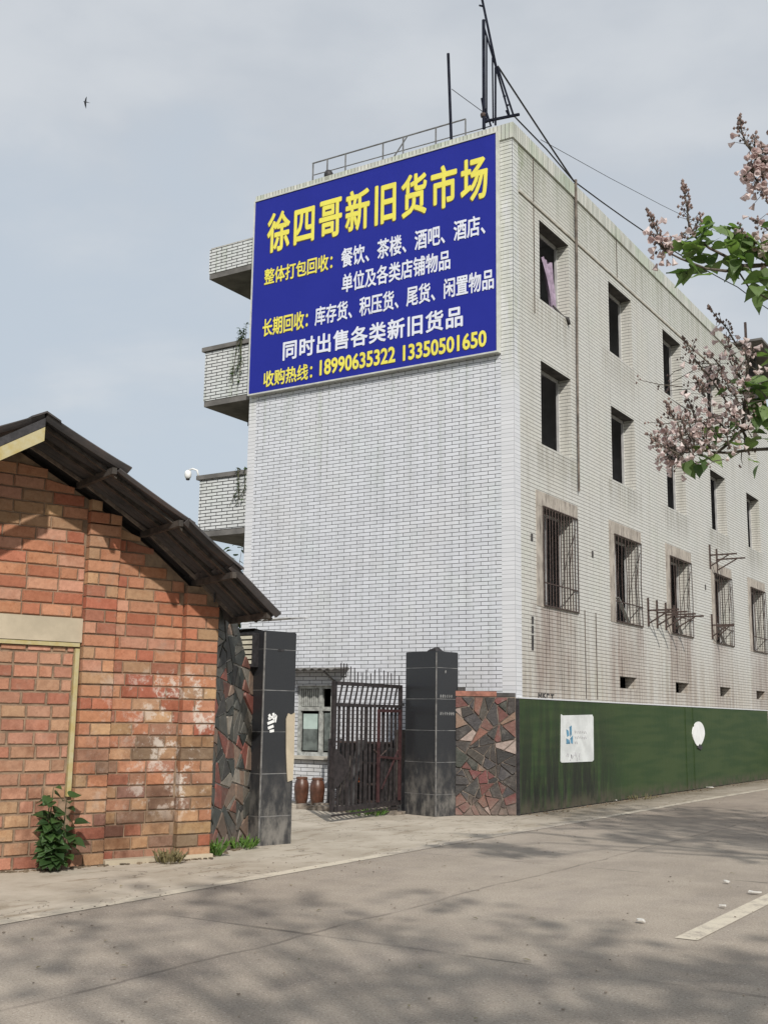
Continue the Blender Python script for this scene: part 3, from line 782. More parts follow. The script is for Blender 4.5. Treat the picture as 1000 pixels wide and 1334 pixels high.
def line(s, bl, tl, br_, tr_, mat, bold, outline=0, space=1.0):
    """fit a line of lettering to its measured box on the sign face"""
    x0 = (on(*bl, 'y', YB).x + on(*tl, 'y', YB).x) / 2; x1 = (on(*br_, 'y', YB).x + on(*tr_, 'y', YB).x) / 2
    z0 = (on(*bl, 'y', YB).z + on(*br_, 'y', YB).z) / 2; z1 = (on(*tl, 'y', YB).z + on(*tr_, 'y', YB).z) / 2
    me0 = None
    for layer in ((1, 0) if outline else (0,)):
        me = text_mesh(s, bold, space)
        xs = [v.co.x for v in me.vertices]; ys = [v.co.y for v in me.vertices]
        ax, bx, ay, by = min(xs), max(xs), min(ys), max(ys); gx = gy = 0
        bw_ = bold + (outline if layer else 0); b0 = bold
        kx = (x1 - x0) / (bx - ax + 2 * b0); ky = (z1 - z0) / (by - ay + 2 * b0)
        if layer: gx, gy = -.014, -.008
        vs, fs = [], []; polys = [tuple(p.vertices) for p in me.polygons]
        for i in range(13):                                # strokes thickened by overprinting, each pass a hair prouder
            t_ = 2 * pi * i / 12; dx, dy = (bw_ * cos(t_), bw_ * sin(t_)) if i < 12 else (0, 0); o_ = len(vs)
            for v in me.vertices:
                X = x0 + (v.co.x - ax + b0 + dx) * kx + gx; Z = z0 + (v.co.y - ay + b0 + dy) * ky + gy
                vs.append(Vector((X, YB - (.003 if layer else .009) - i * .0003, Z)) - sign.location)
            fs += [tuple(o_ + k for k in p) for p in polys]
        me = bpy.data.meshes.new('lettering'); me.from_pydata(vs, [], fs)
        me.materials.append(M['txtO'] if layer else mat)
        o = bpy.data.objects.new('lettering_outline' if layer else 'lettering', me); COL.objects.link(o); o.parent = sign
Z = lambda x, y: (300 + x / 2.6316, 160 + y / 2.6316)
line('徐四哥新旧货市场', Z(132, 452), Z(124, 316), Z(884, 252), Z(880, 104), M['txtY'], .026, .014, 1.2)
line('整体打包回收：', Z(117, 560), Z(119, 502), Z(352, 500), Z(350, 447), M['txtY'], .02, .008)
line('餐饮、茶楼、酒吧、酒店、', Z(381, 500), Z(381, 432), Z(874, 382), Z(874, 312), M['txtW'], .022)
line('单位及各类店铺物品', Z(383, 585), Z(383, 520), Z(754, 502), Z(754, 433), M['txtW'], .022)
line('长期回收：', Z(112, 739), Z(112, 676), Z(267, 700), Z(267, 640), M['txtY'], .02, .008)
line('库存货、积压货、尾货、闲置物品', Z(290, 700), Z(291, 634), Z(903, 567), Z(903, 496), M['txtW'], .022)
line('同时出售各类新旧货品', Z(180, 818), Z(182, 748), Z(797, 697), Z(797, 626), M['txtW'], .026, 0, 1.1)
line('收购热线：', Z(114, 908), Z(116, 850), Z(282, 878), Z(282, 826), M['txtY'], .02, .008)
line('18990635322', Z(307, 868), Z(307, 816), Z(566, 821), Z(566, 763), M['txtY'], .03, .008)
line('13350501650', Z(592, 815), Z(592, 760), Z(878, 769), Z(878, 712), M['txtY'], .03, .008)

# -------- security camera on the lowest balcony
o = thing('security_camera', (-16.83, YC, 6.9), 'white dome security camera on an arm at the lowest balcony corner', 'camera')
m = MB(); m.tube([(-16.78, YC - .03, 6.9), (-16.8, YC - .06, 7.04), (-16.9, YC - .09, 7.08), (-17.02, YC - .1, 7.06)], .02, 8); m.build('arm', M['white'], o, smooth=True)
m = MB(); m.lathe((-17.03, YC - .1, 6.86), [(.0, .0), (.05, .01), (.075, .06), (.08, .12), (.07, .17), (.03, .2), (0, .2)], 14); m.build('housing', M['white'], o, smooth=True)
m = MB(); m.lathe((-17.03, YC - .1, 6.845), [(.0, -.02), (.035, -.012), (.05, .014)], 12); m.build('lens', M['iron'], o, smooth=True)

# -------- green hoarding, poster, round board
hd = thing('green_hoarding', (XC + .04, YC, 0), 'dark green sheet hoarding along the foot of the street face', 'hoarding')
GX = XC + .055
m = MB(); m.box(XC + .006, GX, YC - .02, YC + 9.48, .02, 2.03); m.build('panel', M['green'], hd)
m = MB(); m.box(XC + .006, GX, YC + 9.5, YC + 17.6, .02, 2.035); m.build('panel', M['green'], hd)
m = MB(); m.bar((GX + .01, YC + 9.49, .02), (GX + .01, YC + 9.49, 2.03), .06, .02, up=(1, 0, 0)); m.bar((GX + .01, YC + 10.1, .02), (GX + .01, YC + 10.1, 2.03), .04, .02, up=(1, 0, 0)); m.build('joint_strip', M['green'], hd)
m = MB(); m.box(XC + .006, GX + .012, YC - .02, YC + 17.6, 2.037, 2.06); m.build('top_trim', M['strip'], hd)
m = MB(); m.box(XC + .006, GX + .02, YC - .035, YC - .02, .0, 2.03); m.build('edge_trim', M['iron'], hd)
po = thing('poster', (GX, YC + 2.8, 1.3), 'white paper notice with a blue picture pasted on the green hoarding', 'poster')
XP = GX + .012
def pl(px, py): return on(px, py, 'x', XP)
m = MB()
m.prism([pl(733, 932), pl(730.5, 930.5), pl(730, 992), pl(731, 993.5), pl(771, 992), pl(773, 990), pl(772.5, 934), pl(771, 931)], (-.01, 0, 0))
m.build('sheet', simple('weathered white paper', (.60, .62, .62), .7, var=.12, sc=3), po)
m = MB()
for poly in (((737, 950), (740, 952), (741, 958), (738, 960)), ((741, 947), (744, 945), (744, 957), (742, 960)), ((737, 962), (741, 964), (742, 969), (737, 969)), ((742, 962), (745.5, 958), (745.5, 969), (743, 968))):
    m.prism([pl(*p) + Vector((.004, 0, 0)) for p in poly], (-.003, 0, 0))
m.build('picture', simple('faded blue print', (.10, .24, .36), .7, var=.4, sc=10), po)
m = MB()
for i in range(16):
    px = 748 + (i % 7) * 2.3; py = 952 + (i // 7) * 7 + rnd.uniform(-.5, .5); m.bar(pl(px, py) + Vector((.003, 0, 0)), pl(px + 1.3, py + 3.2) + Vector((.003, 0, 0)), .02, .004, up=(1, 0, 0))
for i in range(12):
    px = 735 + rnd.random() * 20; py = 980 + rnd.random() * 8; m.bar(pl(px, py) + Vector((.003, 0, 0)), pl(px + rnd.uniform(-1, 1), py + 4) + Vector((.003, 0, 0)), .03, .004, up=(1, 0, 0))
m.build('faded_print', simple('faint grey print', (.44, .44, .46), .7, var=.1), po)
rb = thing('round_board', (GX, YC + 10.7, 1.3), 'small white oval board hanging on the green hoarding', 'board')
pts = []
for i in range(28):
    a = 2 * pi * i / 28; px = 909 + 8 * cos(a) * (1 if sin(a) < .2 else 1 - .22 * max(0, sin(a))); py = 956 + 16 * sin(a); pts.append(pl(px, py) + Vector((.01, 0, 0)))
m = MB(); m.prism(pts, (-.02, 0, 0)); m.build('plate', M['white'], rb)
m = MB(); m.prism([pl(907, 974) + Vector((.016, 0, 0)), pl(910, 969) + Vector((.016, 0, 0)), pl(914, 973) + Vector((.016, 0, 0)), pl(912, 977) + Vector((.016, 0, 0))], (-.005, 0, 0)); m.build('clip', M['iron'], rb)

# ================================================================== RED BRICK HOUSE
AN = radians(20.4); T = Vector((sin(AN), cos(AN), 0)); N = Vector((cos(AN), -sin(AN), 0)); UP = Vector((0, 0, 1))
P0 = Vector((-9.268, 10.75, 0))
house = thing('brick_house', P0, 'low red brick house with corrugated roof and bricked up doorway', 'house')
def H(s, o, z): return P0 + T * s + N * o + UP * z
PROF = [(-2.66, 4.74), (-1.80, 4.30), (-.97, 3.81), (-.36, 3.35), (.30, 2.83)]
def roofz(s):
    if s < -2.66: s = -5.32 - s
    for (a, za), (c, zc) in zip(PROF, PROF[1:]):
        if s <= c: return za + (zc - za) * (s - a) / (c - a)
    return PROF[-1][1]
HB = MB()                                             # plain body behind the facing bricks
def wallz(s): return roofz(s) - .14
ss = [-5.2, -4.3, -3.4, -2.6, -1.7, -.85, 0]
for a, c in zip(ss, ss[1:]):
    HB.quad(H(a, 0, -.05), H(c, 0, -.05), H(c, 0, wallz(c)), H(a, 0, wallz(a)))
    HB.quad(H(a, -6, -.05), H(c, -6, -.05), H(c, -6, wallz(c)), H(a, -6, wallz(a)))
for s in (0, -5.2): HB.quad(H(s, 0, -.05), H(s, -6, -.05), H(s, -6, wallz(s)), H(s, 0, wallz(s)))
HB.build('mortar_bed', M['mortar'], house)
PAL = [((206, 152, 126), 4), ((198, 140, 114), 4), ((190, 122, 100), 3), ((204, 170, 138), 3), ((182, 150, 124), 3), ((178, 106, 90), 2), ((208, 158, 140), 3), ((168, 112, 98), 1)]
LOWPAL = [((182, 138, 118), 3), ((158, 126, 112), 3), ((190, 152, 120), 3), ((138, 104, 96), 2), ((194, 160, 126), 2), ((166, 100, 86), 2), ((148, 128, 112), 2)]
PATCH = [((206, 160, 142), 4), ((194, 142, 124), 3), ((186, 150, 130), 3), ((178, 120, 106), 2), ((204, 168, 140), 2)]
def pick(pal, k=1.0):
    n = rnd.random() * sum(w for _, w in pal)
    for c, w_ in pal:
        n -= w_
        if n <= 0: break
    j = rnd.uniform(.86, 1.1) * k
    return tuple(min(.7, (.74 * x + .26 * y) * q_ * j * rnd.uniform(.97, 1.03)) for x, y, q_ in zip(srgb(*c), srgb(192, 130, 104) if pal is not LOWPAL else srgb(166, 122, 106), (.82, .85, .79)))
def lay(mb, s0, s1, o0, z0, z1, pal, bl=.36, ch=.142, jt=.012, clip=True, phase=0, proud=.014, ends=(0, 0)):
    z = z0; r = 0
    while z < z1 - .05:
        zt = min(z + ch - jt, z1)
        s = s0 - (bl * .5 if (r + phase) % 2 else 0) - rnd.uniform(0, .08) * (s1 - s0 > .5)
        while s < s1 - .02:
            L = bl * rnd.choice((1, 1, 1, .95, 1.05, .6)) if s1 - s0 > .6 else bl
            a, c = max(s, s0), min(s + L - jt, s1 - (0 if ends[1] else .004))
            s += L
            if c - a < .05: continue
            wa, wc = (wallz(a) + .02, wallz(c) + .02) if clip else (9, 9)
            if min(wa, wc) < z + .03: continue
            p = proud + rnd.uniform(-.004, .004); j = lambda: rnd.uniform(-.003, .003); e = .006
            p_ = LOWPAL if (pal is PAL and z < 1.5 and rnd.random() < .75 - z * .3) else pal
            col = pick(p_)
            mb.brick([H(a + j(), o0, z + j()), H(c + j(), o0, z + j()), H(c - e + j(), o0 + p, z + e), H(a + e, o0 + p, z + e + j()),
                      H(a, o0, min(zt, wa)), H(c, o0, min(zt, wc)), H(c - e, o0 + p, min(zt, wc) - e + j()), H(a + e, o0 + p, min(zt, wa) - e)], c - a, zt - z, col)
        z += ch; r += 1
g = MB()
lay(g, -1.34, -.44, 0, .0, 4.6, PAL)                                     # between the piers
g.build('gable_bricks', M['brick'], house); g = MB()
lay(g, -5.2, -1.72, 0, 2.735, 4.9, PAL, phase=1)                           # above the lintel
lay(g, -5.2, -2.85, 0, 0, 2.735, PAL)
g.build('gable_bricks', M['brick'], house)
for s0, s1, zt in ((-1.72, -1.34, 3.82), (-.44, -.004, 3.2)):
    g = MB(); g.obox(H(s0 + .006, 0, 0), T, N, UP, s1 - s0 - .012, .088, 0, zt)
    pb = g.build('pier', M['mortar'], house)
    g = MB(); z = 0; r = 0
    while z < zt + .5:
        cuts = [s0, s1] if r % 3 == 2 else ([s0, s0 + (s1 - s0) * .62, s1] if r % 2 else [s0, s0 + (s1 - s0) * .36, s1])
        for a, c in zip(cuts, cuts[1:]):
            if z + .03 > wallz(c): continue
            q = rnd.uniform(-.003, .003); ta, tc = min(z + .129, wallz(a) + .06), min(z + .129, wallz(c) + .06)
            al = .0 if a == s0 else .006; cl_ = .0 if c == s1 else .006
            g.brick([H(a + al, .0, z), H(c - cl_, .0, z), H(c - cl_ + q, .102 + q, z + q + .002), H(a + al - q, .102 + q, z + .002), H(a + al, .0, ta), H(c - cl_, .0, tc), H(c - cl_ + q, .102 + q, tc - .002), H(a + al - q, .102 + q, ta - .002)], c - a, .129, pick(LOWPAL if z < 1.3 and rnd.random() < .55 else PAL))
        z += .142; r += 1
    g.build('pier_bricks', M['brick'], pb)
# bricked-up doorway, lintel, yellow jamb
g = MB(); lay(g, -2.85, -1.79, -.05, 0, 2.40, PATCH, bl=.285, ch=.146, phase=0, clip=False, jt=.014, proud=.062)
g.build('bricked_doorway', M['brick'], house)
g = MB(); g.obox(H(-2.9, -.02, 0), T, N, UP, 1.175, .075, 2.45, 2.72); g.build('lintel', M['lintel'], house)
g = MB(); g.obox(H(-1.79, -.01, 0), T, N, UP, .05, .06, .75, 2.38); g.obox(H(-2.86, -.0, 0), T, N, UP, 1.12, .045, 2.40, 2.445); g.build('door_frame', M['yellow'], house)
g = MB(); g.obox(H(-1.34, .0, 0), T, N, UP, 1.35, .16, -.01, .05); g.build('footing', M['lintel'], house)

# roof : four lapped corrugated sheets a side
def sheet_corr(s0, z0, s1, z1, o0, o1, mirror=False, lift=.03):
    m = MB(); per = .14; n = int((o1 - o0) / (per / 6)); prev = None
    d = Vector((s1 - s0, z1 - z0)).normalized(); nn = Vector((-d.y, d.x))
    ns = 6
    for i in range(n + 1):
        o = o0 + (o1 - o0) * i / n; h = .034 * sin(2 * pi * o / per)
        row = []
        for k in range(ns + 1):
            f = k / ns; s = s0 + (s1 - s0) * f + nn.x * (h + .02); z = z0 + (z1 - z0) * f + nn.y * (h + .02) + lift * f * f + .012 * noise.noise(Vector((o * 1.3, s * 2, 5)))
            if mirror: s = -5.32 - s
            row.append((s, z))
        cur = [H(s, o, z) for s, z in row] + [H(s, o, z - .012) for s, z in reversed(row)]
        if prev:
            K = len(cur)
            for k in range(K): m.quad(prev[k], cur[k], cur[(k + 1) % K], prev[(k + 1) % K])
        else: m.quad(*cur)
        prev = cur
    m.quad(*prev)
    return m
for mir in (False, True):
    for i, ((a, za), (c, zc)) in enumerate(zip(PROF, PROF[1:])):
        ex = .12 if i < 3 else 0; k = (c - a + ex) / (c - a)
        m = sheet_corr(a, za, a + (c - a) * k, za + (zc - za) * k, -6.3, (1.0, .98, 1.05, 1.0)[i], mir, (.06, .06, .05, .0)[i])
        m.build('roof_sheet', M['corr'], house)
# ridge cap
m = MB()
m.prism([H(-2.66, 1.02, 4.80), H(-2.5, 1.02, 4.72), H(-2.5, 1.02, 4.70), H(-2.66, 1.02, 4.78), H(-2.82, 1.02, 4.70), H(-2.82, 1.02, 4.72)], -N * 7.1); m.build('ridge_cap', M['corr'], house)
for s in (-1.86, -1.03, -.32, .22, -3.46, -4.3):
    z = roofz(s) - .075; m = MB(); m.bar(H(s, .0, z), H(s, 1.0 if s != .22 else .9, z + .015), .055, .07); m.build('purlin', M['wood'], house)
for o in (.1, .5, .82):
    m = MB()
    for (a, za), (c, zc) in zip(PROF, PROF[1:]):
        m.bar(H(a, o, za - .04), H(c, o, zc - .04), .05 if o > .2 else .03, .035)
    m.build('rafter', M['rafter'] if o < .2 else M['wood'], house)
m = MB(); m.prism([H(-2.66, .96, 4.63), H(-2.66, .96, 4.48), H(-5.66, .96, 2.6), H(-5.66, .96, 2.75)], N * .03); m.build('bargeboard', M['yellow'], house)
m = MB(); m.prism([H(-2.66, .97, 4.73), H(-2.66, .97, 4.635), H(-5.66, .97, 2.755), H(-5.66, .97, 2.85)], N * .02); m.build('verge_board', M['iron'], house)
m = MB(); m.tube([H(-.08, .12, 3.35), H(-.09, .13, 3.02)], .012, 6); m.build('hanging_pipe', M['iron'], house)

# ================================================================== GATEWAY
# crazy paved walls
mw = thing('mosaic_wall', P0, 'grey crazy paved wall between the brick house and the left gate pillar', 'wall')
PE = Vector((-9.80, 12.30, 0)); dv = (PE - P0); Lm = dv.length; dv.normalize(); nv = Vector((dv.y, -dv.x, 0))
m = MB(); out = [(0.02, -.02), (Lm, -.02), (Lm, 2.08), (Lm * .72, 2.4), (Lm * .45, 2.86), (0.02, 3.0)]
m.prism([P0 + dv * a + UP * z - nv * .01 for a, z in out], -nv * .24); m.build('mortar_wall', M['mortarL'], mw)
mr = thing('mosaic_wall', (-9.4, 18.4, 0), 'short red and black crazy paved wall between gate pillar and green hoarding', 'wall')
a0 = Vector((-9.86, 17.98, 0)); a1 = Vector((-9.02, 18.70, 0)); dr = (a1 - a0).normalized(); nr = Vector((dr.y, -dr.x, 0))
m = MB(); Lr = (a1 - a0).length
m.obox(a0, dr, -nr, UP, Lr, .22, -.02, 2.06); m.build('mortar_wall', M['mortarR'], mr)
m = MB(); m.obox(a0 + nr * .015, dr, -nr, UP, Lr * .68, .25, 2.062, 2.15); m.build('coping', simple('red coping slab', (.26, .11, .08), .8, var=.35, sc=7, bump=.3), mr)
m = MB(); m.obox(a0 + dr * Lr * .685 + nr * .012, dr, -nr, UP, Lr * .31, .25, 2.062, 2.13); m.build('dark_slab', M['dark'], mr)
m = MB(); m.obox(a0 + dr * .05, dr, -nr, UP, .14, .2, 2.152, 2.22); m.build('loose_block', M['dark'], mr)

def clip(poly, p, n):
    out = []
    for i in range(len(poly)):
        a, c = poly[i], poly[(i + 1) % len(poly)]; da = (a - p).dot(n); dc = (c - p).dot(n)
        if da <= 0: out.append(a)
        if da * dc < 0: out.append(a.lerp(c, da / (da - dc)))
    return out
def crazy(o, ax, nrm, outline, cell, pal, seed, mat, parent, gap=.008):
    r = random.Random(seed); outline = [Vector(p) for p in outline]
    mb = MB(); todo = [outline]; cells = []
    def area(q): return abs(sum(q[i].x * q[(i + 1) % len(q)].y - q[(i + 1) % len(q)].x * q[i].y for i in range(len(q)))) / 2
    while todo:
        q = todo.pop(); A_ = area(q)
        if A_ < cell * cell * r.uniform(.35, 1.9) or len(q) < 3: cells.append(q); continue
        c = sum(q, Vector((0, 0))) / len(q)
        far = max(q, key=lambda p: (p - c).length); ax_ = (far - c).normalized(); an = math.atan2(ax_.y, ax_.x) + r.gauss(0, .38)
        n_ = Vector((cos(an), sin(an))); p_ = c + n_ * (far - c).length * r.uniform(-.22, .22)
        h1, h2 = clip(q, p_, n_), clip(q, p_, -n_)
        if len(h1) < 3 or len(h2) < 3: cells.append(q); continue
        todo += [h1, h2]
    for q in cells:
        poly = list(q); ok = True
        c0 = sum(q, Vector((0, 0))) / len(q); sgn = 1 if sum(q[i].x * q[(i + 1) % len(q)].y - q[(i + 1) % len(q)].x * q[i].y for i in range(len(q))) > 0 else -1
        for i in range(len(q)):
            e = q[(i + 1) % len(q)] - q[i]
            if e.length < 1e-5: continue
            no = Vector((e.y, -e.x)).normalized() * sgn; poly = clip(poly, q[i] - no * gap * r.uniform(.3, 1.1), no)
            if len(poly) < 3: ok = False; break
        if not ok or area(poly) < .0008: continue
        c = sum(poly, Vector((0, 0))) / len(poly); rich = []
        for i in range(len(poly)):
            a, b2 = poly[i], poly[(i + 1) % len(poly)]; e = (b2 - a).length
            if e < .012: rich.append(a); continue
            rich.append(a.lerp(b2, min(.3, .014 / e)))
            if e > .1: rich.append(a.lerp(b2, r.uniform(.35, .65)).lerp(c, r.uniform(0, .06)))
            rich.append(b2.lerp(a, min(.3, .014 / e)))
        pr = r.uniform(.012, .03); tl = [r.uniform(-.03, .03), r.uniform(-.03, .03)]
        P3 = lambda v, d: o + ax * v.x + UP * v.y + nrm * d
        base = [P3(v, -.01) for v in rich]; top = [P3(v.lerp(c, .045), pr + (v - c).x * tl[0] + (v - c).y * tl[1]) for v in rich]
        k = r.uniform(.8, 1.15); col = tuple(x * k for x in pal[r.randrange(len(pal))])
        mb.quad(*top, c=col)
        for i in range(len(rich)): mb.quad(base[i], base[(i + 1) % len(rich)], top[(i + 1) % len(rich)], top[i], c=col)
    return mb.build('stones', mat, parent)
def stone_mat():
    m, t, b = new_mat('rough paving stone'); P = t.coord()
    a = t.n('ShaderNodeVertexColor'); a.layer_name = 'tint'; c = a.outputs[0]
    c = t.mix(t.step(t.noise(P, 12, 6, .7), .3, .7, (0, .7)), c, (.5, .5, .5), 'MULTIPLY')
    c = t.mix(t.step(t.noise(t.vadd(P, (3, 3, 3)), 5, 5, .7), .5, .7, (0, .45)), c, (.15, .135, .12))
    z = t.xyz(P)[2]
    c = t.mix(t.mul(t.step(z, .05, .4, (1, 0)), t.step(t.noise(P, 6, 4), .3, .6, (.2, .7))), c, (.2, .14, .115))
    t.put(b.inputs['Base Color'], c); b.inputs['Roughness'].default_value = .6
    t.put(b.inputs['Normal'], t.bump(t.add(t.noise(P, 30, 5, .7), t.noise(P, 9, 3)), .6, .012))
    return m
M['stone'] = stone_mat()
crazy(P0 - nv * .01, dv, nv, [(0.02, 0), (Lm, 0), (Lm, 2.07), (Lm * .72, 2.39), (Lm * .45, 2.85), (0.02, 2.99)], .235, [(.05, .048, .045), (.075, .075, .066), (.25, .085, .065), (.17, .075, .055), (.14, .1, .075), (.12, .115, .1), (.06, .065, .06), (.19, .165, .135), (.06, .065, .06), (.26, .18, .135), (.09, .09, .08), (.28, .25, .21), (.05, .055, .05)], 4, M['stone'], mw)
crazy(a0, dr, nr, [(0.0, 0), (Lr, 0), (Lr, 2.05), (0.0, 2.05)], .2, [(.03, .027, .026), (.04, .034, .032), (.045, .036, .032), (.13, .048, .04), (.04, .033, .03), (.05, .045, .045), (.045, .038, .034), (.2, .09, .065), (.03, .034, .026), (.32, .25, .22), (.15, .048, .045), (.05, .045, .048), (.06, .05, .04), (.22, .14, .1), (.16, .075, .06), (.04, .037, .035)], 9, M['stone'], mr)

def pillar(corner, phi, a, c, h, label):
    e1 = Vector((sin(phi), cos(phi), 0)); e2 = Vector((-cos(phi), sin(phi), 0)); corner = Vector(corner)
    o = thing('gate_pillar', corner + e1 * a / 2 + e2 * c / 2, label, 'pillar')
    bm = bmesh.new()
    for z in (-.05, h):
        for q in (corner, corner + e1 * a, corner + e1 * a + e2 * c, corner + e2 * c): bm.verts.new(q + UP * z - o.location)
    v = list(bm.verts)
    for f in ((3, 2, 1, 0), (4, 5, 6, 7), (0, 1, 5, 4), (1, 2, 6, 5), (2, 3, 7, 6), (3, 0, 4, 7)): bm.faces.new([v[i] for i in f])
    bmesh.ops.recalc_face_normals(bm, faces=bm.faces)
    bmesh.ops.bevel(bm, geom=list(bm.edges), offset=.012, segments=2, affect='EDGES')
    me = bpy.data.meshes.new('shaft'); bm.to_mesh(me); bm.free(); me.materials.append(M['granite'])
    s = bpy.data.objects.new('shaft', me); COL.objects.link(s); s.parent = o
    m = MB(); k = .004
    m.bar(corner + (-e1 - e2).normalized() * k, corner + (-e1 - e2).normalized() * k + UP * (h - .02), .016, .016); m.build('corner_joint', simple('pale grout', (.17, .165, .16), .9, var=.4, sc=9), o)
    return o, e1, e2, corner
pl_, e1, e2, cL = pillar((-9.50, 12.05, 0), radians(15), .54, .56, 2.79, 'black tiled gate pillar with white scrawl, beside the brick house')
FN = Vector((e1.y, -e1.x, 0))                            # outward of its street face
def pf(a, z, d=.004): return cL + e1 * a + UP * z + FN * d
m = MB()
for (a0_, z0_, a1_, z1_) in ((.09, 1.62, .22, 1.67), (.08, 1.56, .2, 1.60), (.09, 1.50, .18, 1.53), (.12, 1.46, .19, 1.47), (.1, 1.68, .14, 1.62), (.17, 1.7, .19, 1.6), (.22, 1.67, .2, 1.58)):
    m.bar(pf(a0_, z0_), pf(a1_, z1_), .035, .006, up=FN)
m.build('white_scrawl', M['white'], pl_)
m = MB(); m.obox(pf(.22, 2.52, .0), e1, FN, UP, .1, .006, 0, .03); m.build('slot', M['iron'], pl_)
nb = thing('notice_strip', pf(.46, 1.2), 'narrow torn beige board on the right edge of the left pillar', 'notice board')
m = MB(); m.prism([pf(.385, 1.62), pf(.40, 1.66), pf(.42, 1.70), pf(.47, 1.68), pf(.53, 1.71), pf(.533, 1.1), pf(.525, .82), pf(.44, .80), pf(.42, .95), pf(.40, 1.2)], FN * .012); m.build('panel', M['lintel'], nb)
pr_, r1, r2, cR = pillar((-9.965, 17.49, 0), radians(14), .57, .77, 2.83, 'black tiled gate pillar at the right of the iron gate')
RN = Vector((r1.y, -r1.x, 0))
m = MB()
for zz, n_ in ((2.02, 6), (1.72, 7), (2.45, 1)):
    for i in range(n_):
        q = cR + r1 * (.11 + .055 * i + (.12 if n_ == 1 else 0)) + RN * .004 + UP * zz
        m.bar(q, q + UP * .055 + r1 * rnd.uniform(-.01, .01), .012, .004, up=RN); m.bar(q + UP * .03 - r1 * .012, q + UP * .03 + r1 * .02, .01, .004, up=RN)
m.build('faint_print', simple('chalky print', (.3, .3, .3), .9, var=.3), pr_)
lp = thing('cap_stone', cR + r1 * .28 + r2 * .4 + UP * 2.83, 'small broken dark stump on top of the right gate pillar', 'stump')
m = MB(); q = cR + r1 * .1 + r2 * .16 + UP * 2.83
m.hull8([q + r2 * .18 + UP * .001, q - r2 * .06 + UP * .001, q - r2 * .06 + r1 * .2 + UP * .001, q + r2 * .18 + r1 * .2 + UP * .001, q + r2 * .14 + UP * .03, q - r2 * .02 + UP * .07, q + r1 * .1 - r2 * .02 + UP * .085, q + r1 * .12 + r2 * .1 + UP * .03]); m.build('stub', M['iron'], lp)

# gate leaf
hinge = Vector((-10.76, 17.62, 0)); free = Vector((-10.72, 15.42, 0)); gd = (free - hinge); GL = gd.length; gd.normalize(); gn = Vector((gd.y, -gd.x, 0))
gate = thing('iron_gate', hinge, 'dark iron gate leaf of upright bars standing ajar', 'gate')
def G(a, z, d=0): return hinge + gd * a + UP * z + gn * d
Z0, Z1, ZM = .16, 2.24, 1.86
m = MB()
for a, w_ in ((.03, .07), (GL - .04, .09)): m.bar(G(a, Z0), G(a, Z1), .05, w_, up=gd)
for z, h in ((Z0 + .035, .08), (Z1 - .03, .06), (ZM, .05)): m.bar(G(.03, z), G(GL - .04, z), .05, h)
m.bar(G(.03, Z0 - .05), G(GL - .04, Z0 - .06), .03, .03)
m.build('frame', M['gateiron'], gate)
nbar = 15
for i in range(1, nbar):
    a = .05 + (GL - .1) * i / nbar
    m = MB(); m.bar(G(a, Z0 + .05), G(a, ZM), .028, .036 if i % 4 else .075, up=gd); m.build('bar', M['gateiron'], gate)
for i in range(1, 13):
    a = .05 + (GL - .1) * i / 13
    m = MB(); m.bar(G(a + .05, ZM), G(a - .06, Z1 - .05), .022, .026, up=gd); m.build('slanted_bar', M['gateiron'], gate)
for i in range(13):
    a = .08 + (GL * .8) * i / 13 + rnd.uniform(-.03, .03)
    m = MB(); m.bar(G(a, Z1 - .02), G(a + rnd.uniform(-.015, .015), Z1 + rnd.uniform(.17, .27)), .012, .014); m.build('spike', M['gateiron'], gate)
m = MB()
for da in (-.07, 0, .07): m.bar(G(GL * .86 + da, Z1 + .08), G(GL * .86 + da * 1.2, Z1 + .3), .014)
m.bar(G(GL * .86 - .07, Z1 + .08), G(GL * .86 + .07, Z1 + .08), .016); m.bar(G(GL * .86, Z1 - .02), G(GL * .86, Z1 + .08), .016); m.build('trident', M['gateiron'], gate)
m = MB(); m.prism([G(GL - .02, 1.18, -.035), G(GL - .34, 1.0, -.035), G(GL - .45, .83, -.035), G(GL - .34, .66, -.035), G(GL - .15, .55, -.035), G(GL - .02, .5, -.035)], gn * .012); m.build('diamond_plate', M['gateiron'], gate)
m = MB()
for a in (.1, .82): m.bar(G(a, Z0 + .08, -.04), G(a, 1.8, -.04), .04, .05, up=gd)
m.bar(G(.1, 1.78, -.04), G(.82, 1.78, -.04), .04, .05); m.bar(G(.12, .95, -.04), G(.8, 1.0, -.04), .03, .04)
m.bar(G(.15, 1.1, -.04), G(.7, .45, -.04), .02, .03); m.build('wicket_door', M['wicket'], gate)
m = MB(); m.tube([G(.55, 1.1, -.03), G(.75, 1.0, -.03), G(.95, 1.12, -.03)], .012, 6); m.build('chain', M['rust'], gate)
for z in (.5, 1.9):
    m = MB(); m.bar(hinge + UP * z - gd * .06, hinge + UP * (z) + gd * .05, .06, .05); m.build('hinge', M['iron'], gate)

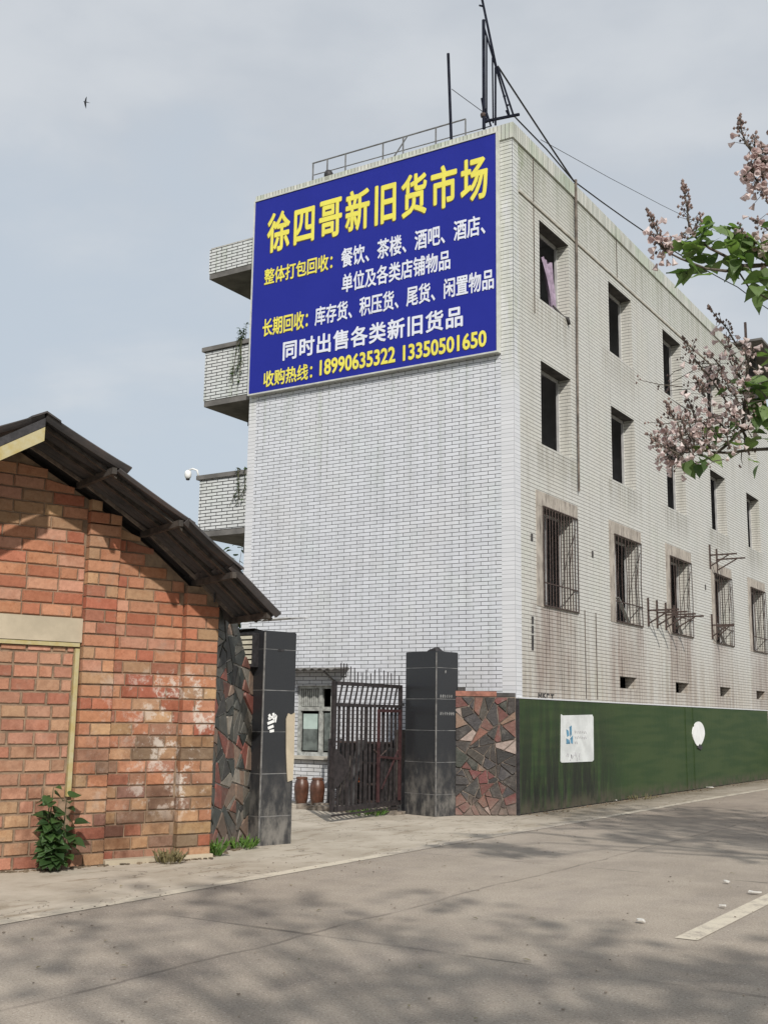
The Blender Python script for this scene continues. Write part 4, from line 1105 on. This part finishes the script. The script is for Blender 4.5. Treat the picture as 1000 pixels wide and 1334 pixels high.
# dark block added for the shaded gap behind left pillar, and a louvred vent
sh = thing('shade_block', (-10.1, 12.6, 0), 'dark block added for the shaded gap between house eave and left pillar, under a crumpled sheet', 'fill block')
m = MB(); m.hull8([(-10.9, 12.55, 0), (-10.0, 12.42, 0), (-10.1, 13.2, 0), (-11.0, 13.3, 0), (-10.9, 12.55, 2.86), (-9.98, 12.42, 2.86), (-10.1, 13.2, 2.8), (-11.0, 13.3, 2.8)]); m.build('wall', M['dark'], sh)
lv = thing('louvre_box', (-10.1, 12.0, 2.3), 'small cream louvred vent box above the grey mosaic wall', 'vent')
YL = 11.96
v0 = on(309, 866, 'y', YL); v1 = on(329.5, 827, 'y', YL)
m = MB()
for i in range(6):
    z = v0.z + (v1.z - v0.z) * (i + .15) / 6
    m.hull8([(v0.x, YL - .01, z), (v1.x, YL - .01, z), (v1.x, YL + .06, z + .03), (v0.x, YL + .06, z + .03), (v0.x, YL - .01, z + .04), (v1.x, YL - .01, z + .04), (v1.x, YL + .06, z + .065), (v0.x, YL + .06, z + .065)])
m.build('louvre', simple('cream louvre slats', (.5, .47, .38), .7, var=.2), lv)
m = MB()
for (x0, x1, z0, z1) in ((v0.x - .03, v0.x, v0.z, v1.z), (v1.x, v1.x + .015, v0.z, v1.z), (v0.x - .03, v1.x + .015, v1.z, v1.z + .03), (v0.x - .03, v1.x + .015, v0.z - .03, v0.z)): m.box(x0, x1, YL - .012, YL + .1, z0, z1)
m.box(v0.x - .03, v1.x + .015, YL + .1, YL + .12, v0.z - .03, v1.z + .03)
m.build('casing', M['iron'], lv)
m = MB(); prev = None
for i in range(30):
    f = i / 29; x = -10.5 + 1.0 * f
    cur = [(x, 12.1, 2.94 + .03 * noise.noise(Vector((f * 9, 1, 0))) + .012 * sin(i * 1.4)), (x + .1, 12.9, 3.03 + .03 * noise.noise(Vector((f * 9, 4, 0))))]
    if prev: m.quad(prev[0], cur[0], cur[1], prev[1]); m.quad(*(Vector(k) - UP * .015 for k in (prev[0], prev[1], cur[1], cur[0])))
    prev = cur
m.build('roof_sheet', simple('crumpled pale sheet', (.4, .39, .37), .6, .2, var=.5, sc=5), sh)

# things in the yard
def jar(x, y, label):
    o = thing('clay_jar', (x, y, 0), label, 'jar', 'brown clay jars in the yard')
    k = .62
    m = MB(); m.lathe((x, y, 0), [(r_ * k, z_) for r_, z_ in ((.0, .0), (.17, 0), (.21, .12), (.235, .28), (.23, .36), (.19, .44), (.155, .47), (.155, .48), (.13, .48), (.13, .43), (.0, .43))], 20); m.build('body', M['clay'], o, smooth=True)
    m = MB(); m.lathe((x, y, 0), [(r_ * k, z_) for r_, z_ in ((.158, .46), (.18, .475), (.18, .5), (.16, .51), (.135, .5), (.135, .46))], 20); m.build('rim', M['clayrim'], o, smooth=True)
jq = on(391, 1051, 'z', .0); jr = on(414, 1050, 'z', .0)
jar(on(392.5, 1040, 'y', 18.3).x, 18.3, 'brown clay jar standing left, half hidden by the left pillar'); jar(on(413, 1040, 'y', 18.25).x, 18.25, 'brown clay jar standing right, nearer the gate leaf')
o = thing('metal_rack', (-12.2, 18.45, 0), 'dark metal rack of junk seen through the gate bars', 'rack')
for z in (.1, .42, .8, 1.18):
    m = MB(); m.box(-12.75, -11.55, 18.25, 18.65, z, z + .03); m.build('shelf', M['rust'], o)
for x in (-12.75, -11.55):
    for y in (18.25, 18.65): m = MB(); m.bar((x, y, 0), (x, y, 1.25), .035); m.build('post', M['iron'], o)
m = MB(); m.box(-12.7, -11.6, 18.6, 18.63, .1, 1.2); m.build('back_panel', M['dark'], o)
o = thing('crate', (-12.4, 18.4, .45), 'orange plastic crate on the rack behind the gate', 'crate')
m = MB(); m.box(-12.6, -12.2, 18.28, 18.58, .453, .475)
for z in (.5, .57, .64): m.box(-12.6, -12.2, 18.28, 18.3, z, z + .045); m.box(-12.6, -12.2, 18.56, 18.58, z, z + .045)
for x in (-12.6, -12.41, -12.22): m.box(x, x + .02, 18.275, 18.3, .475, .7)
m.build('slats', M['orange'], o)
o = thing('cabinet', (-11.2, 18.4, 0), 'dark wooden cabinet seen through the gate beside the rack', 'cabinet')
m = MB(); m.box(-11.45, -10.95, 18.2, 18.62, 0.06, 1.1); m.build('body', M['dark'], o)
m = MB(); m.box(-11.42, -11.21, 18.18, 18.198, .1, 1.05); m.box(-11.19, -10.98, 18.18, 18.198, .1, 1.05); m.build('door', M['wood'], o)
m = MB()
for x in (-11.44, -10.99): m.box(x, x + .04, 18.22, 18.6, 0, .06)
m.build('leg', M['wood'], o)
o = thing('rubble_strip', (-11.9, 17.3, 0), 'low heap of broken stone and dirt at the gate threshold', 'rubble')
m = MB()
for i in range(60):
    f = rnd.random(); x = -12.7 + 2.0 * f; y = 17.55 - .1 * f + rnd.uniform(-.25, .25); s = rnd.uniform(.04, .11)
    m.hull8([Vector((x + rnd.uniform(-.02, .02) + s * i_, y + rnd.uniform(-.02, .02) + s * j_, k_ * s * .8)) for k_ in (0, 1) for i_, j_ in ((-1, -1), (1, -1), (.9, 1), (-1, .9))])
m.build('stones', simple('dusty rubble', (.2, .17, .14), .95, var=.4, sc=9, bump=.4), o)

# ================================================================== PLANTS
def leaf(mb, p, d, up, L, W, c, fold=.25, kind='heart'):
    d = Vector(d).normalized(); s = d.cross(Vector(up))
    if s.length < .1: s = d.cross(Vector((1, 0, 0)))
    s.normalize(); u = s.cross(d).normalized()
    if kind == 'heart': out = [(.0, 0), (-.07, .2), (-.04, .38), (.1, .5), (.3, .5), (.52, .38), (.74, .2), (.9, .06), (1, 0)]
    else: out = [(0, 0), (.2, .3), (.5, .5), (.8, .3), (1, 0)]
    mid = [p + d * (L * a) - u * (L * .12 * a * a) for a, _ in out]
    for sg in (1, -1):
        ed = [p + d * (L * a) + s * (sg * W * w_) + u * (fold * W * w_) - u * (L * .2 * a * a) for a, w_ in out]
        base = len(mb.v); mb.v += mid + ed; n = len(out)
        for i in range(n - 1):
            f = (base + i, base + i + 1, base + n + i + 1, base + n + i)
            mb.f.append(f if sg > 0 else f[::-1]); mb.col.append(c)
def rdir(zlo=-1, zhi=1):
    z = rnd.uniform(zlo, zhi); a = rnd.uniform(0, 2 * pi); r = sqrt(max(0, 1 - z * z)); return Vector((r * cos(a), r * sin(a), z))
def tint(): k = rnd.random(); return (k, k, k)

# broad leaved plant against the brick wall
o = thing('wall_plant', H(-1.98, .32, 0), 'bushy green plant with broad leaves at the foot of the brick wall', 'plant')
m = MB(); lf = MB()
for i in range(9):
    a = rnd.uniform(0, 2 * pi); hh = rnd.uniform(.45, .9); base = H(-1.98 + rnd.uniform(-.07, .07), .26 + rnd.uniform(-.05, .05), 0)
    tip = base + T * (cos(a) * .12) + N * (abs(sin(a)) * .14) + UP * hh
    midp = base.lerp(tip, .5) + T * (cos(a) * .06)
    m.tube([base, midp, tip], [.012, .009, .004], 5)
    for k in range(13):
        f = .15 + .85 * k / 12; p = base.lerp(midp, f * 2) if f < .5 else midp.lerp(tip, f * 2 - 1)
        dd = rdir(-.35, .4); dd = (dd + N * .35).normalized(); L = rnd.uniform(.08, .17)
        leaf(lf, p + dd * .04, dd + Vector((0, 0, -.2)), UP + N * .6, L, L * .85, tint())
m.build('stem', M['stem'], o); lf.build('leaves', M['darkleaf'], o, fix=False)
def weed(p, r, h, n, mat, label, cat='weed', name='weed'):
    o = thing(name, p, label, cat); lf = MB(); p = Vector(p)
    for i in range(n):
        a = rnd.uniform(0, 2 * pi); q = p + Vector((cos(a), sin(a), 0)) * r * sqrt(rnd.random()); dd = (Vector((cos(a) * .5, sin(a) * .5, rnd.uniform(.5, 1.3)))).normalized()
        L = h * rnd.uniform(.5, 1.1); leaf(lf, q, dd, rdir(), L, L * .16, tint(), .2, 'oval')
        if rnd.random() < .6: leaf(lf, q + dd * L * .6, rdir(-.2, .8), UP, L * .35, L * .28, tint(), .2, 'oval')
    lf.build('blades', mat, o, fix=False)
weed(P0 + dv * .1 + nv * .08, .07, .24, 34, M['weed'], 'tuft of green weed at the corner of the brick house')
weed(P0 + dv * .95 + nv * .1, .17, .17, 60, M['weed'], 'wide green weed tuft in front of the grey mosaic wall')
weed(H(-.62, .3, 0), .14, .16, 70, M['dryleaf'], 'low dry brown weed before the brick house pier')
weed(Vector((-11.0, 16.9, 0)), .3, .15, 70, M['weed'], 'low green weeds under the open gate leaf')
weed(Vector((-8.8, YC + 5.6, 0)), .35, .12, 50, M['dryleaf'], 'dry grass tuft at the foot of the green hoarding')
def vine(x, zt, zb, label, n=80, up=.25):
    o = thing('balcony_plant', (x, YC - .06, zt), label, 'plant'); m = MB(); lf = MB()
    for s in range(6):
        x0 = x + rnd.uniform(-.12, .12); P_ = [Vector((x0, YC + .05, zt + .02)), Vector((x0 + .02, YC - .08, zt + .05)), Vector((x0 + rnd.uniform(-.12, .06), YC - .05, zt - .5 * (zt - zb))), Vector((x0 + rnd.uniform(-.25, .05), YC - .04, zb + rnd.uniform(0, .3)))]
        m.tube(P_, .006, 4)
        for k in range(n // 6):
            f = rnd.random() * 2.99; i = int(f); p = P_[i].lerp(P_[i + 1], f - i); L = rnd.uniform(.04, .08); leaf(lf, p, rdir(-.8, .3) - Vector((0, .4, 0)), UP, L, L * .6, tint(), .2, 'oval')
    if up:
        for s in range(5):
            x0 = x + rnd.uniform(-.1, .1); q = Vector((x0 + rnd.uniform(-.1, .1), YC - .02, zt + up * rnd.uniform(.6, 1.3))); m.tube([(x0, YC + .05, zt), q], .007, 4)
            for k in range(9):
                L = rnd.uniform(.05, .09); leaf(lf, Vector((x0, YC + .03, zt)).lerp(q, rnd.uniform(.3, 1)), rdir(-.2, .7), UP, L, L * .6, tint(), .2, 'oval')
    m.build('stem', M['stem'], o); lf.build('leaves', M['darkleaf'], o, fix=False)
vine(-15.68, 9.9, 8.9, 'small green plant rooted on the middle balcony rail', 110, .3)
vine(-15.55, 6.92, 6.1, 'wilted creeper hanging from the lowest balcony end', 90, 0)

def crown(lf, tw, c, R_, nclump, nleaf, L, keep=lambda p: True, root=None, flat=.75, wr=.8):
    for i in range(nclump):
        dd = rdir(-.7, 1); rr = R_ * rnd.uniform(.35, 1) ; p = Vector(c) + Vector((dd.x * rr, dd.y * rr, dd.z * rr * flat))
        if not keep(p): continue
        if tw is not None and root is not None: tw.tube([Vector(root).lerp(p, .15), Vector(root).lerp(p, .6) + Vector((0, 0, .15)), p], [.03, .018, .006], 5)
        cr = R_ * rnd.uniform(.1, .2)
        for k in range(nleaf):
            q = p + rdir() * cr * rnd.random() ** .4 * Vector((1, 1, 1)).length / 1.73; l = L * rnd.uniform(.6, 1.2)
            if keep(q): leaf(lf, q, rdir(-.7, .4), UP, l, l * wr, tint())

# far tree seen in the gap beside the building, and a bush at the street wall's far end
o = thing('distant_tree', (-35, 40, 0), 'grey green tree far behind, in the gap under the lowest balcony', 'tree')
q = deep(300, 745, 46); base = Vector((q.x, q.y, 0)); o.location = base
m = MB(); m.tube([base, base + UP * 2.5, base + UP * 5.5], [.28, .2, .1], 8); m.build('trunk', M['bark'], o)
lf = MB(); tw = MB(); crown(lf, tw, base + UP * 6.2, 2.9, 60, 26, .3, root=base + UP * 4.5, flat=.85); tw.build('branch', M['bark'], o); lf.build('crown', M['darkleaf'], o, fix=False)
o = thing('bush', (-8.6, YC + 18.6, 0), 'bright green bush past the end of the green hoarding', 'bush')
lf = MB(); tw = MB(); crown(lf, tw, (-8.3, YC + 18.9, .75), .9, 50, 16, .14, root=(-8.5, YC + 19, 0), flat=.9); tw.build('stem', M['stem'], o); lf.build('leaves', M['weed'], o, fix=False)

# blossoming street tree : trunk to the right of the picture, limbs reach over the road
FD = lambda p: (M3.transposed() @ (p - Vector((0, 0, EYE))))
def outside(p):
    c = FD(p)
    if c.y < .5: return True
    return c.x / c.y * FPX + 500 > 1035 or (667 - c.z / c.y * FPX) < -40
tb = Vector((2.5, 11.2, 0)); ft = thing('flowering_tree', tb, 'paulownia like street tree with pale pink blossom and broad green leaves', 'tree')
m = MB(); m.tube([tb - UP * .05, tb + Vector((-.05, .02, 1)), tb + Vector((-.2, .1, 2.6)), tb + Vector((-.5, .2, 4.0))], [.24, .19, .17, .15], 12); m.build('trunk', M['bark'], ft, smooth=True)
fork = tb + Vector((-.5, .2, 4.0))
lm, lf, fl, bd = MB(), MB(), MB(), MB()
def bell(p, d, L, c):
    d = Vector(d).normalized(); s = d.cross(Vector((.3, .5, .8))).normalized(); u = s.cross(d)
    base = len(fl.v); seg = 6
    for (a, r) in ((0, .12), (.45, .24), (1, .46)):
        for j in range(seg):
            t = 2 * pi * j / seg; k = 1 + (.18 if (a == 1 and j % 2) else 0); fl.v.append(p + d * (L * a) + (s * cos(t) + u * sin(t)) * (L * r * k))
    for k in range(2):
        for j in range(seg): fl.f.append((base + k * seg + j, base + k * seg + (j + 1) % seg, base + (k + 1) * seg + (j + 1) % seg, base + (k + 1) * seg + j)); fl.col.append(c)
    fl.f.append(tuple(base + j for j in range(seg))); fl.col.append(c)
def bud(p, r):
    base = len(bd.v); c = tint()
    bd.v += [p + Vector(v) * r for v in ((1, 0, 0), (-1, 0, 0), (0, 1, 0), (0, -1, 0), (0, 0, 1.3), (0, 0, -1.3))]
    for f in ((0, 2, 4), (2, 1, 4), (1, 3, 4), (3, 0, 4), (2, 0, 5), (1, 2, 5), (3, 1, 5), (0, 3, 5)): bd.f.append(tuple(base + i for i in f)); bd.col.append(c)
def raceme(a, c, nfl, nbud, L=.055, spread=.10):
    a = Vector(a); c = Vector(c); mid = a.lerp(c, .5) + rdir() * .03
    lm.tube([a, mid, c], [.009, .006, .003], 5); ax = (c - a).normalized()
    for i in range(nbud):
        f = rnd.random() ** .7; p = a.lerp(mid, f * 2) if f < .5 else mid.lerp(c, f * 2 - 1); s = rdir() * spread * (1.05 - f) * rnd.uniform(.35, 1) + ax * .02
        lm.tube([p, p + s], [.003, .002], 3, cap=False); bud(p + s, rnd.uniform(.009, .015))
    for i in range(nfl):
        f = rnd.random() * .75; p = a.lerp(c, f); s = rdir() * spread * rnd.uniform(.4, 1.1); dd = (s.normalized() + Vector((0, 0, -.7)))
        if rnd.random() < .5: lm.tube([p, p + s], [.003, .002], 3, cap=False)
        bell(p + s, dd, L * rnd.uniform(.75, 1.2), tint())
def limb(pts, r0, r1, seg=7):
    n = len(pts); lm.tube(pts, [r0 + (r1 - r0) * i / (n - 1) for i in range(n)], seg)
def leaves_at(px, py, dep, n, sz, sp=.12):
    for i in range(n):
        p = deep(px, py, dep) + rdir() * sp * rnd.random() ** .5
        dd = rdir(-.9, .25); leaf(lf, p, dd, UP + rdir() * .5, sz * rnd.uniform(.7, 1.15), sz * rnd.uniform(.6, .95), tint())
D = 9.2
# upper limb
j1 = deep(1080, 352, 9.6)
lm.tube([fork, fork.lerp(j1, .5) + UP * .25, j1, deep(1000, 345, D + .1), deep(967, 349, D)], [.09, .05, .025, .016, .012], 7)
limb([deep(1003, 345, D + .1), deep(967, 346, D), deep(945, 334, D), deep(923, 323, D), deep(904, 308, D), deep(894, 284, D)], .016, .007)
raceme(deep(897, 296, D), deep(889, 238, D), 0, 75, spread=.13); raceme(deep(898, 305, D), deep(913, 281, D), 0, 22); raceme(deep(897, 300, D), deep(886, 310, D), 2, 16)
limb([deep(974, 350, D), deep(945, 353, D - .1), deep(919, 350, D - .1), deep(886, 337, D - .15), deep(864, 326, D - .2)], .015, .006)
raceme(deep(866, 328, D - .2), deep(843, 275, D - .2), 10, 70, spread=.12); raceme(deep(868, 328, D - .2), deep(874, 312, D - .2), 5, 16); raceme(deep(862, 325, D - .2), deep(848, 305, D - .2), 12, 18)
for px, py, n in ((937, 292, 3), (925, 300, 3), (950, 303, 3), (912, 312, 3), (893, 325, 3), (905, 335, 3), (897, 350, 3), (925, 335, 3), (940, 325, 3), (958, 335, 3), (962, 320, 3), (985, 320, 4), (1000, 325, 4), (955, 350, 3), (984, 362, 2), (994, 372, 2), (1003, 378, 3), (915, 352, 1), (975, 315, 2), (1000, 305, 3)): leaves_at(px, py, D - .05 + rnd.uniform(-.15, .15), n + 2, .15, .1)
raceme(deep(985, 330, D), deep(962, 292, D), 14, 30); raceme(deep(995, 320, D), deep(970, 306, D), 12, 24); raceme(deep(1000, 300, D + .2), deep(978, 285, D + .2), 6, 20)
limb([deep(958, 349, D), deep(975, 375, D), deep(1000, 390, D)], .008, .006)
# top limb
j2 = deep(1090, 235, 10)
limb([fork.lerp(j1, .4) + UP * .2, j2, deep(1005, 222, 9.6), deep(982, 198, 9.5), deep(969, 185, 9.5)], .07, .007)
raceme(deep(972, 190, 9.5), deep(964, 152, 9.5), 2, 55, spread=.12); raceme(deep(985, 203, 9.5), deep(972, 232, 9.5), 26, 26); raceme(deep(982, 198, 9.5), deep(984, 175, 9.5), 2, 22)
raceme(deep(1000, 218, 9.5), deep(992, 190, 9.5), 8, 24); raceme(deep(980, 228, 9.5), deep(998, 262, 9.5), 18, 26); raceme(deep(985, 215, 9.5), deep(995, 240, 9.5), 30, 10); leaves_at(1000, 212, 9.6, 4, .17); raceme(deep(1004, 205, 9.5), deep(1000, 175, 9.5), 8, 20)
# lower limbs
j3 = deep(1085, 560, 10.2); D3 = 9.8
lm.tube([fork + UP * -.3, fork.lerp(j3, .5), j3, deep(1000, 585, D3), deep(978, 586, D3), deep(948, 590, D3), deep(926, 589, D3), deep(896, 583, D3)], [.07, .045, .022, .016, .014, .012, .01, .006], 7)
limb([deep(1040, 540, D3 + .1), deep(993, 549, D3), deep(964, 562, D3), deep(948, 578, D3), deep(933, 590, D3), deep(915, 601, D3), deep(897, 607, D3), deep(884, 605, D3)], .02, .006)
limb([deep(980, 587, D3), deep(966, 560, D3), deep(970, 520, D3), deep(972, 480, D3), deep(978, 450, D3)], .014, .007)
limb([deep(966, 560, D3), deep(950, 530, D3), deep(930, 500, D3), deep(912, 480, D3)], .01, .006)
limb([deep(1010, 500, D3), deep(985, 505, D3), deep(960, 490, D3), deep(950, 470, D3)], .01, .006)
RC = [((884, 592), (843, 566), 16, 45), ((882, 585), (857, 548), 26, 40), ((892, 584), (866, 525), 14, 50), ((905, 586), (893, 536), 22, 40), ((915, 560), (893, 511), 20, 40), ((925, 530), (905, 490), 26, 34),
      ((925, 492), (890, 440), 34, 40), ((940, 480), (918, 462), 30, 22), ((962, 455), (922, 400), 16, 45), ((955, 470), (945, 440), 24, 22), ((960, 520), (940, 490), 40, 22),
      ((945, 560), (920, 535), 44, 22), ((925, 585), (900, 560), 50, 22), ((900, 590), (880, 562), 54, 22), ((885, 600), (868, 580), 46, 16), ((885, 605), (872, 606), 36, 10), ((970, 500), (955, 470), 36, 18),
      ((975, 480), (968, 455), 36, 18), ((960, 560), (945, 525), 44, 18), ((950, 585), (945, 555), 36, 14), ((930, 560), (912, 548), 34, 14), ((975, 545), (968, 510), 34, 14), ((940, 510), (925, 480), 36, 18), ((900, 575), (886, 545), 30, 16)]
for a, c, n1, n2 in RC:
    dz = D3 + rnd.uniform(-.25, .2); raceme(deep(*a, dz), deep(*c, dz), int(n1 * .40), int(n2 * .9), L=.046, spread=.14)
for px, py, n, s in ((995, 505, 5, .24), (985, 520, 4, .2), (1000, 535, 5, .22), (982, 540, 3, .16), (928, 562, 4, .15), (938, 556, 2, .13), (908, 598, 4, .15), (918, 595, 3, .15), (995, 470, 3, .2), (960, 575, 3, .13), (975, 572, 3, .15), (990, 595, 2, .15), (950, 500, 2, .12), (1005, 565, 4, .18), (945, 600, 1, .12), (955, 545, 2, .13)): leaves_at(px, py, D3 - .1, n, s, .1)
for i in range(46):
    px, py = rnd.uniform(880, 1000), rnd.uniform(470, 600); a_ = deep(px, py, D3 + rnd.uniform(-.2, .2)); b_ = a_ + (rdir(-.5, .9) - Vector(R) * .5) * rnd.uniform(.12, .28)
    lm.tube([a_, a_.lerp(b_, .5) + rdir() * .02, b_], [.005, .004, .002], 4)
    for k in range(3): bud(b_ + rdir() * .03, rnd.uniform(.008, .013))
# crown out of the picture on the right, shades the road
for i in range(9):
    a = 2 * pi * i / 9; p = fork + Vector((cos(a) * 2.2, sin(a) * 2.6, rnd.uniform(1.0, 3.0)))
    if outside(p): limb([fork, fork.lerp(p, .5) + UP * .3, p], .07, .02)
crown(lf, lm, tb + Vector((-1.6, 1.3, 6.6)), 3.7, 150, 11, .22, keep=outside, root=fork + UP * .8, flat=.6)
lm.build('branch', M['bark'], ft); lf.build('leaves', M['leaf'], ft, smooth=True, fix=False); fl.build('blossom', M['blossom'], ft, fix=False); bd.build('buds', M['bud'], ft, fix=False)

# street tree behind the photographer, casts the dappled shade in the foreground
def street_tree(base, h, c, R_, ncl, label, nl=11):
    base = Vector(base); o = thing('street_tree', base, label, 'tree'); f = base + Vector((-.4, .2, h))
    m = MB(); m.tube([base - UP * .05, base + Vector((-.1, .05, h * .5)), f], [.22, .17, .13], 10); m.build('trunk', M['bark'], o, smooth=True)
    lf = MB(); tw = MB(); crown(lf, tw, c, R_, ncl, nl, .22, keep=outside, root=f, flat=.5); tw.build('branch', M['bark'], o); lf.build('crown', M['leaf'], o, fix=False)
street_tree((3.4, -.6, 0), 3.6, (.9, .4, 6.8), 3.3, 66, 'leafy street tree at the roadside behind the viewer', 6)
street_tree((3.6, 5.2, 0), 3.4, (3.5, 1.4, 6.0), 2.3, 70, 'leafy street tree at the roadside right of the viewer', 6)

# ================================================================== small things
o = thing('swallow', (0, 0, 10), 'small dark swallow gliding in the open sky', 'bird')
q = deep(113, 133, 34); o.location = q
Rv, Uv, Fv = Vector(R), Vector(U), Vector(F)
def bq(x, y, d=0): return q + Rv * (x * .0225) - Uv * (y * .0225) + Fv * (d * .0225)
m = MB()
body = [(-4.2, -.8), (-3, -1.2), (-1, -.9), (1.4, -.1), (4.8, 1.3), (1.4, .7), (-1.2, .5), (-3.4, -.1)]
m.prism([bq(x, y, -.4) for x, y in body], Fv * .018)
m.prism([bq(-2.6, -1, 0), bq(-1.2, -4.2, -1.5), (bq(.9, -6.8, -2.2)), bq(.5, -4.0, -1.4), bq(-.2, -.9, 0)], Fv * .006)
m.prism([bq(-3.2, 0, 0), bq(-2.9, 3.6, 1.5), bq(-1.3, 8.2, 2.4), bq(-.7, 4.5, 1.6), bq(-.4, .3, 0)], Fv * .006)
m.build('body', M['bird'], o)
def litter(px, py, s, label):
    q = on(px, py, 'z', .012); o = thing('litter', q, label, 'litter', 'scraps of litter on the road'); m = MB(); n = 7
    pts = [q + Vector((cos(2 * pi * i / n) * s * rnd.uniform(.6, 1.2), sin(2 * pi * i / n) * s * rnd.uniform(.4, .9), rnd.uniform(0, .015))) for i in range(n)]
    m.prism(pts, Vector((0, 0, .012))); m.build('scrap', M['paper'], o)
litter(833, 1201, .045, 'thin white scrap lying alone on the open road'); litter(982, 1164, .06, 'largest white scrap just above the end of the lane dash')
litter(941, 1182, .035, 'small white scrap left of the lane dash top'); litter(946, 1150, .04, 'white scrap lying farthest up, in tree shade')
litter(800, 1043, .06, 'white scrap by the hoarding foot'); litter(921, 1026, .14, 'long pale scrap at the hoarding foot below the oval board')

m = MB()
for i in range(700):
    x = rnd.uniform(-9, 1); y = 4 + 22 * rnd.random() ** 1.5
    if rnd.random() < .45: x = -7.7 + rnd.gauss(0, .35)
    if x < -8.8 and y < 18: continue
    s_ = rnd.uniform(.003, .009); h_ = s_ * .7; z_ = .006
    m.hull8([(x + i_ * s_ * rnd.uniform(.7, 1.2), y + j_ * s_ * rnd.uniform(.7, 1.2), z_ + k_ * h_) for k_ in (0, 1) for i_, j_ in ((-1, -1), (1, -1), (1, 1), (-1, 1))])
struct(m.build('road_grit', simple('grit', (.24, .2, .16), .95, var=.6, sc=3)), 'stuff')
lf = MB()
for i in range(150):
    x = rnd.uniform(-8.6, 0); y = 5 + 20 * rnd.random()
    if rnd.random() < .5: x = -8.7 + abs(rnd.gauss(0, .25)); y = 19 + 16 * rnd.random()
    a_ = rnd.uniform(0, 6.3); L_ = rnd.uniform(.025, .06); leaf(lf, Vector((x, y, .014)), (cos(a_), sin(a_), .1), UP, L_, L_ * .5, tint(), .3, 'oval')
struct(lf.build('fallen_leaves', M['dryleaf'], fix=False), 'stuff')

m = MB()
for i in range(420):
    k = rnd.random()
    if k < .45: q = H(rnd.uniform(-3.2, 0), .12 + abs(rnd.gauss(0, .05)), 0)
    elif k < .6: q = P0 + dv * rnd.uniform(0, Lm) + nv * (.03 + abs(rnd.gauss(0, .05)))
    else: q = Vector((XC + .08 + abs(rnd.gauss(0, .14)), YC + 17.5 * rnd.random(), 0))
    s_ = rnd.uniform(.006, .022); h_ = s_ * .8
    m.hull8([q + Vector((i_ * s_ * rnd.uniform(.6, 1.2), j_ * s_ * rnd.uniform(.6, 1.2), -.004 + k_ * h_)) for k_ in (0, 1) for i_, j_ in ((-1, -1), (1, -1), (1, 1), (-1, 1))])
struct(m.build('wall_foot_soil', simple('crumbled soil', (.15, .115, .08), .95, var=.6, sc=4)), 'stuff')

o = thing('scrap_boards', (-12.9, 18.3, 0), 'dark scrap boards leaning upright behind the gate bars', 'scrap')
for i, (x, w_, h_, ln) in enumerate(((-12.3, .22, .95, .12), (-12.05, .16, 1.25, .2), (-11.2, .3, 1.45, .1), (-10.95, .2, 1.3, .16))):
    m = MB(); m.hull8([(x, 18.0 - ln, .01), (x + w_, 18.0 - ln, .01), (x + w_, 18.03 - ln, .01), (x, 18.03 - ln, .01), (x + .03, 18.12, h_), (x + w_ + .03, 18.12, h_), (x + w_ + .03, 18.15, h_), (x + .03, 18.15, h_)]); m.build('board', M['dark'] if i % 2 else M['wood'], o)
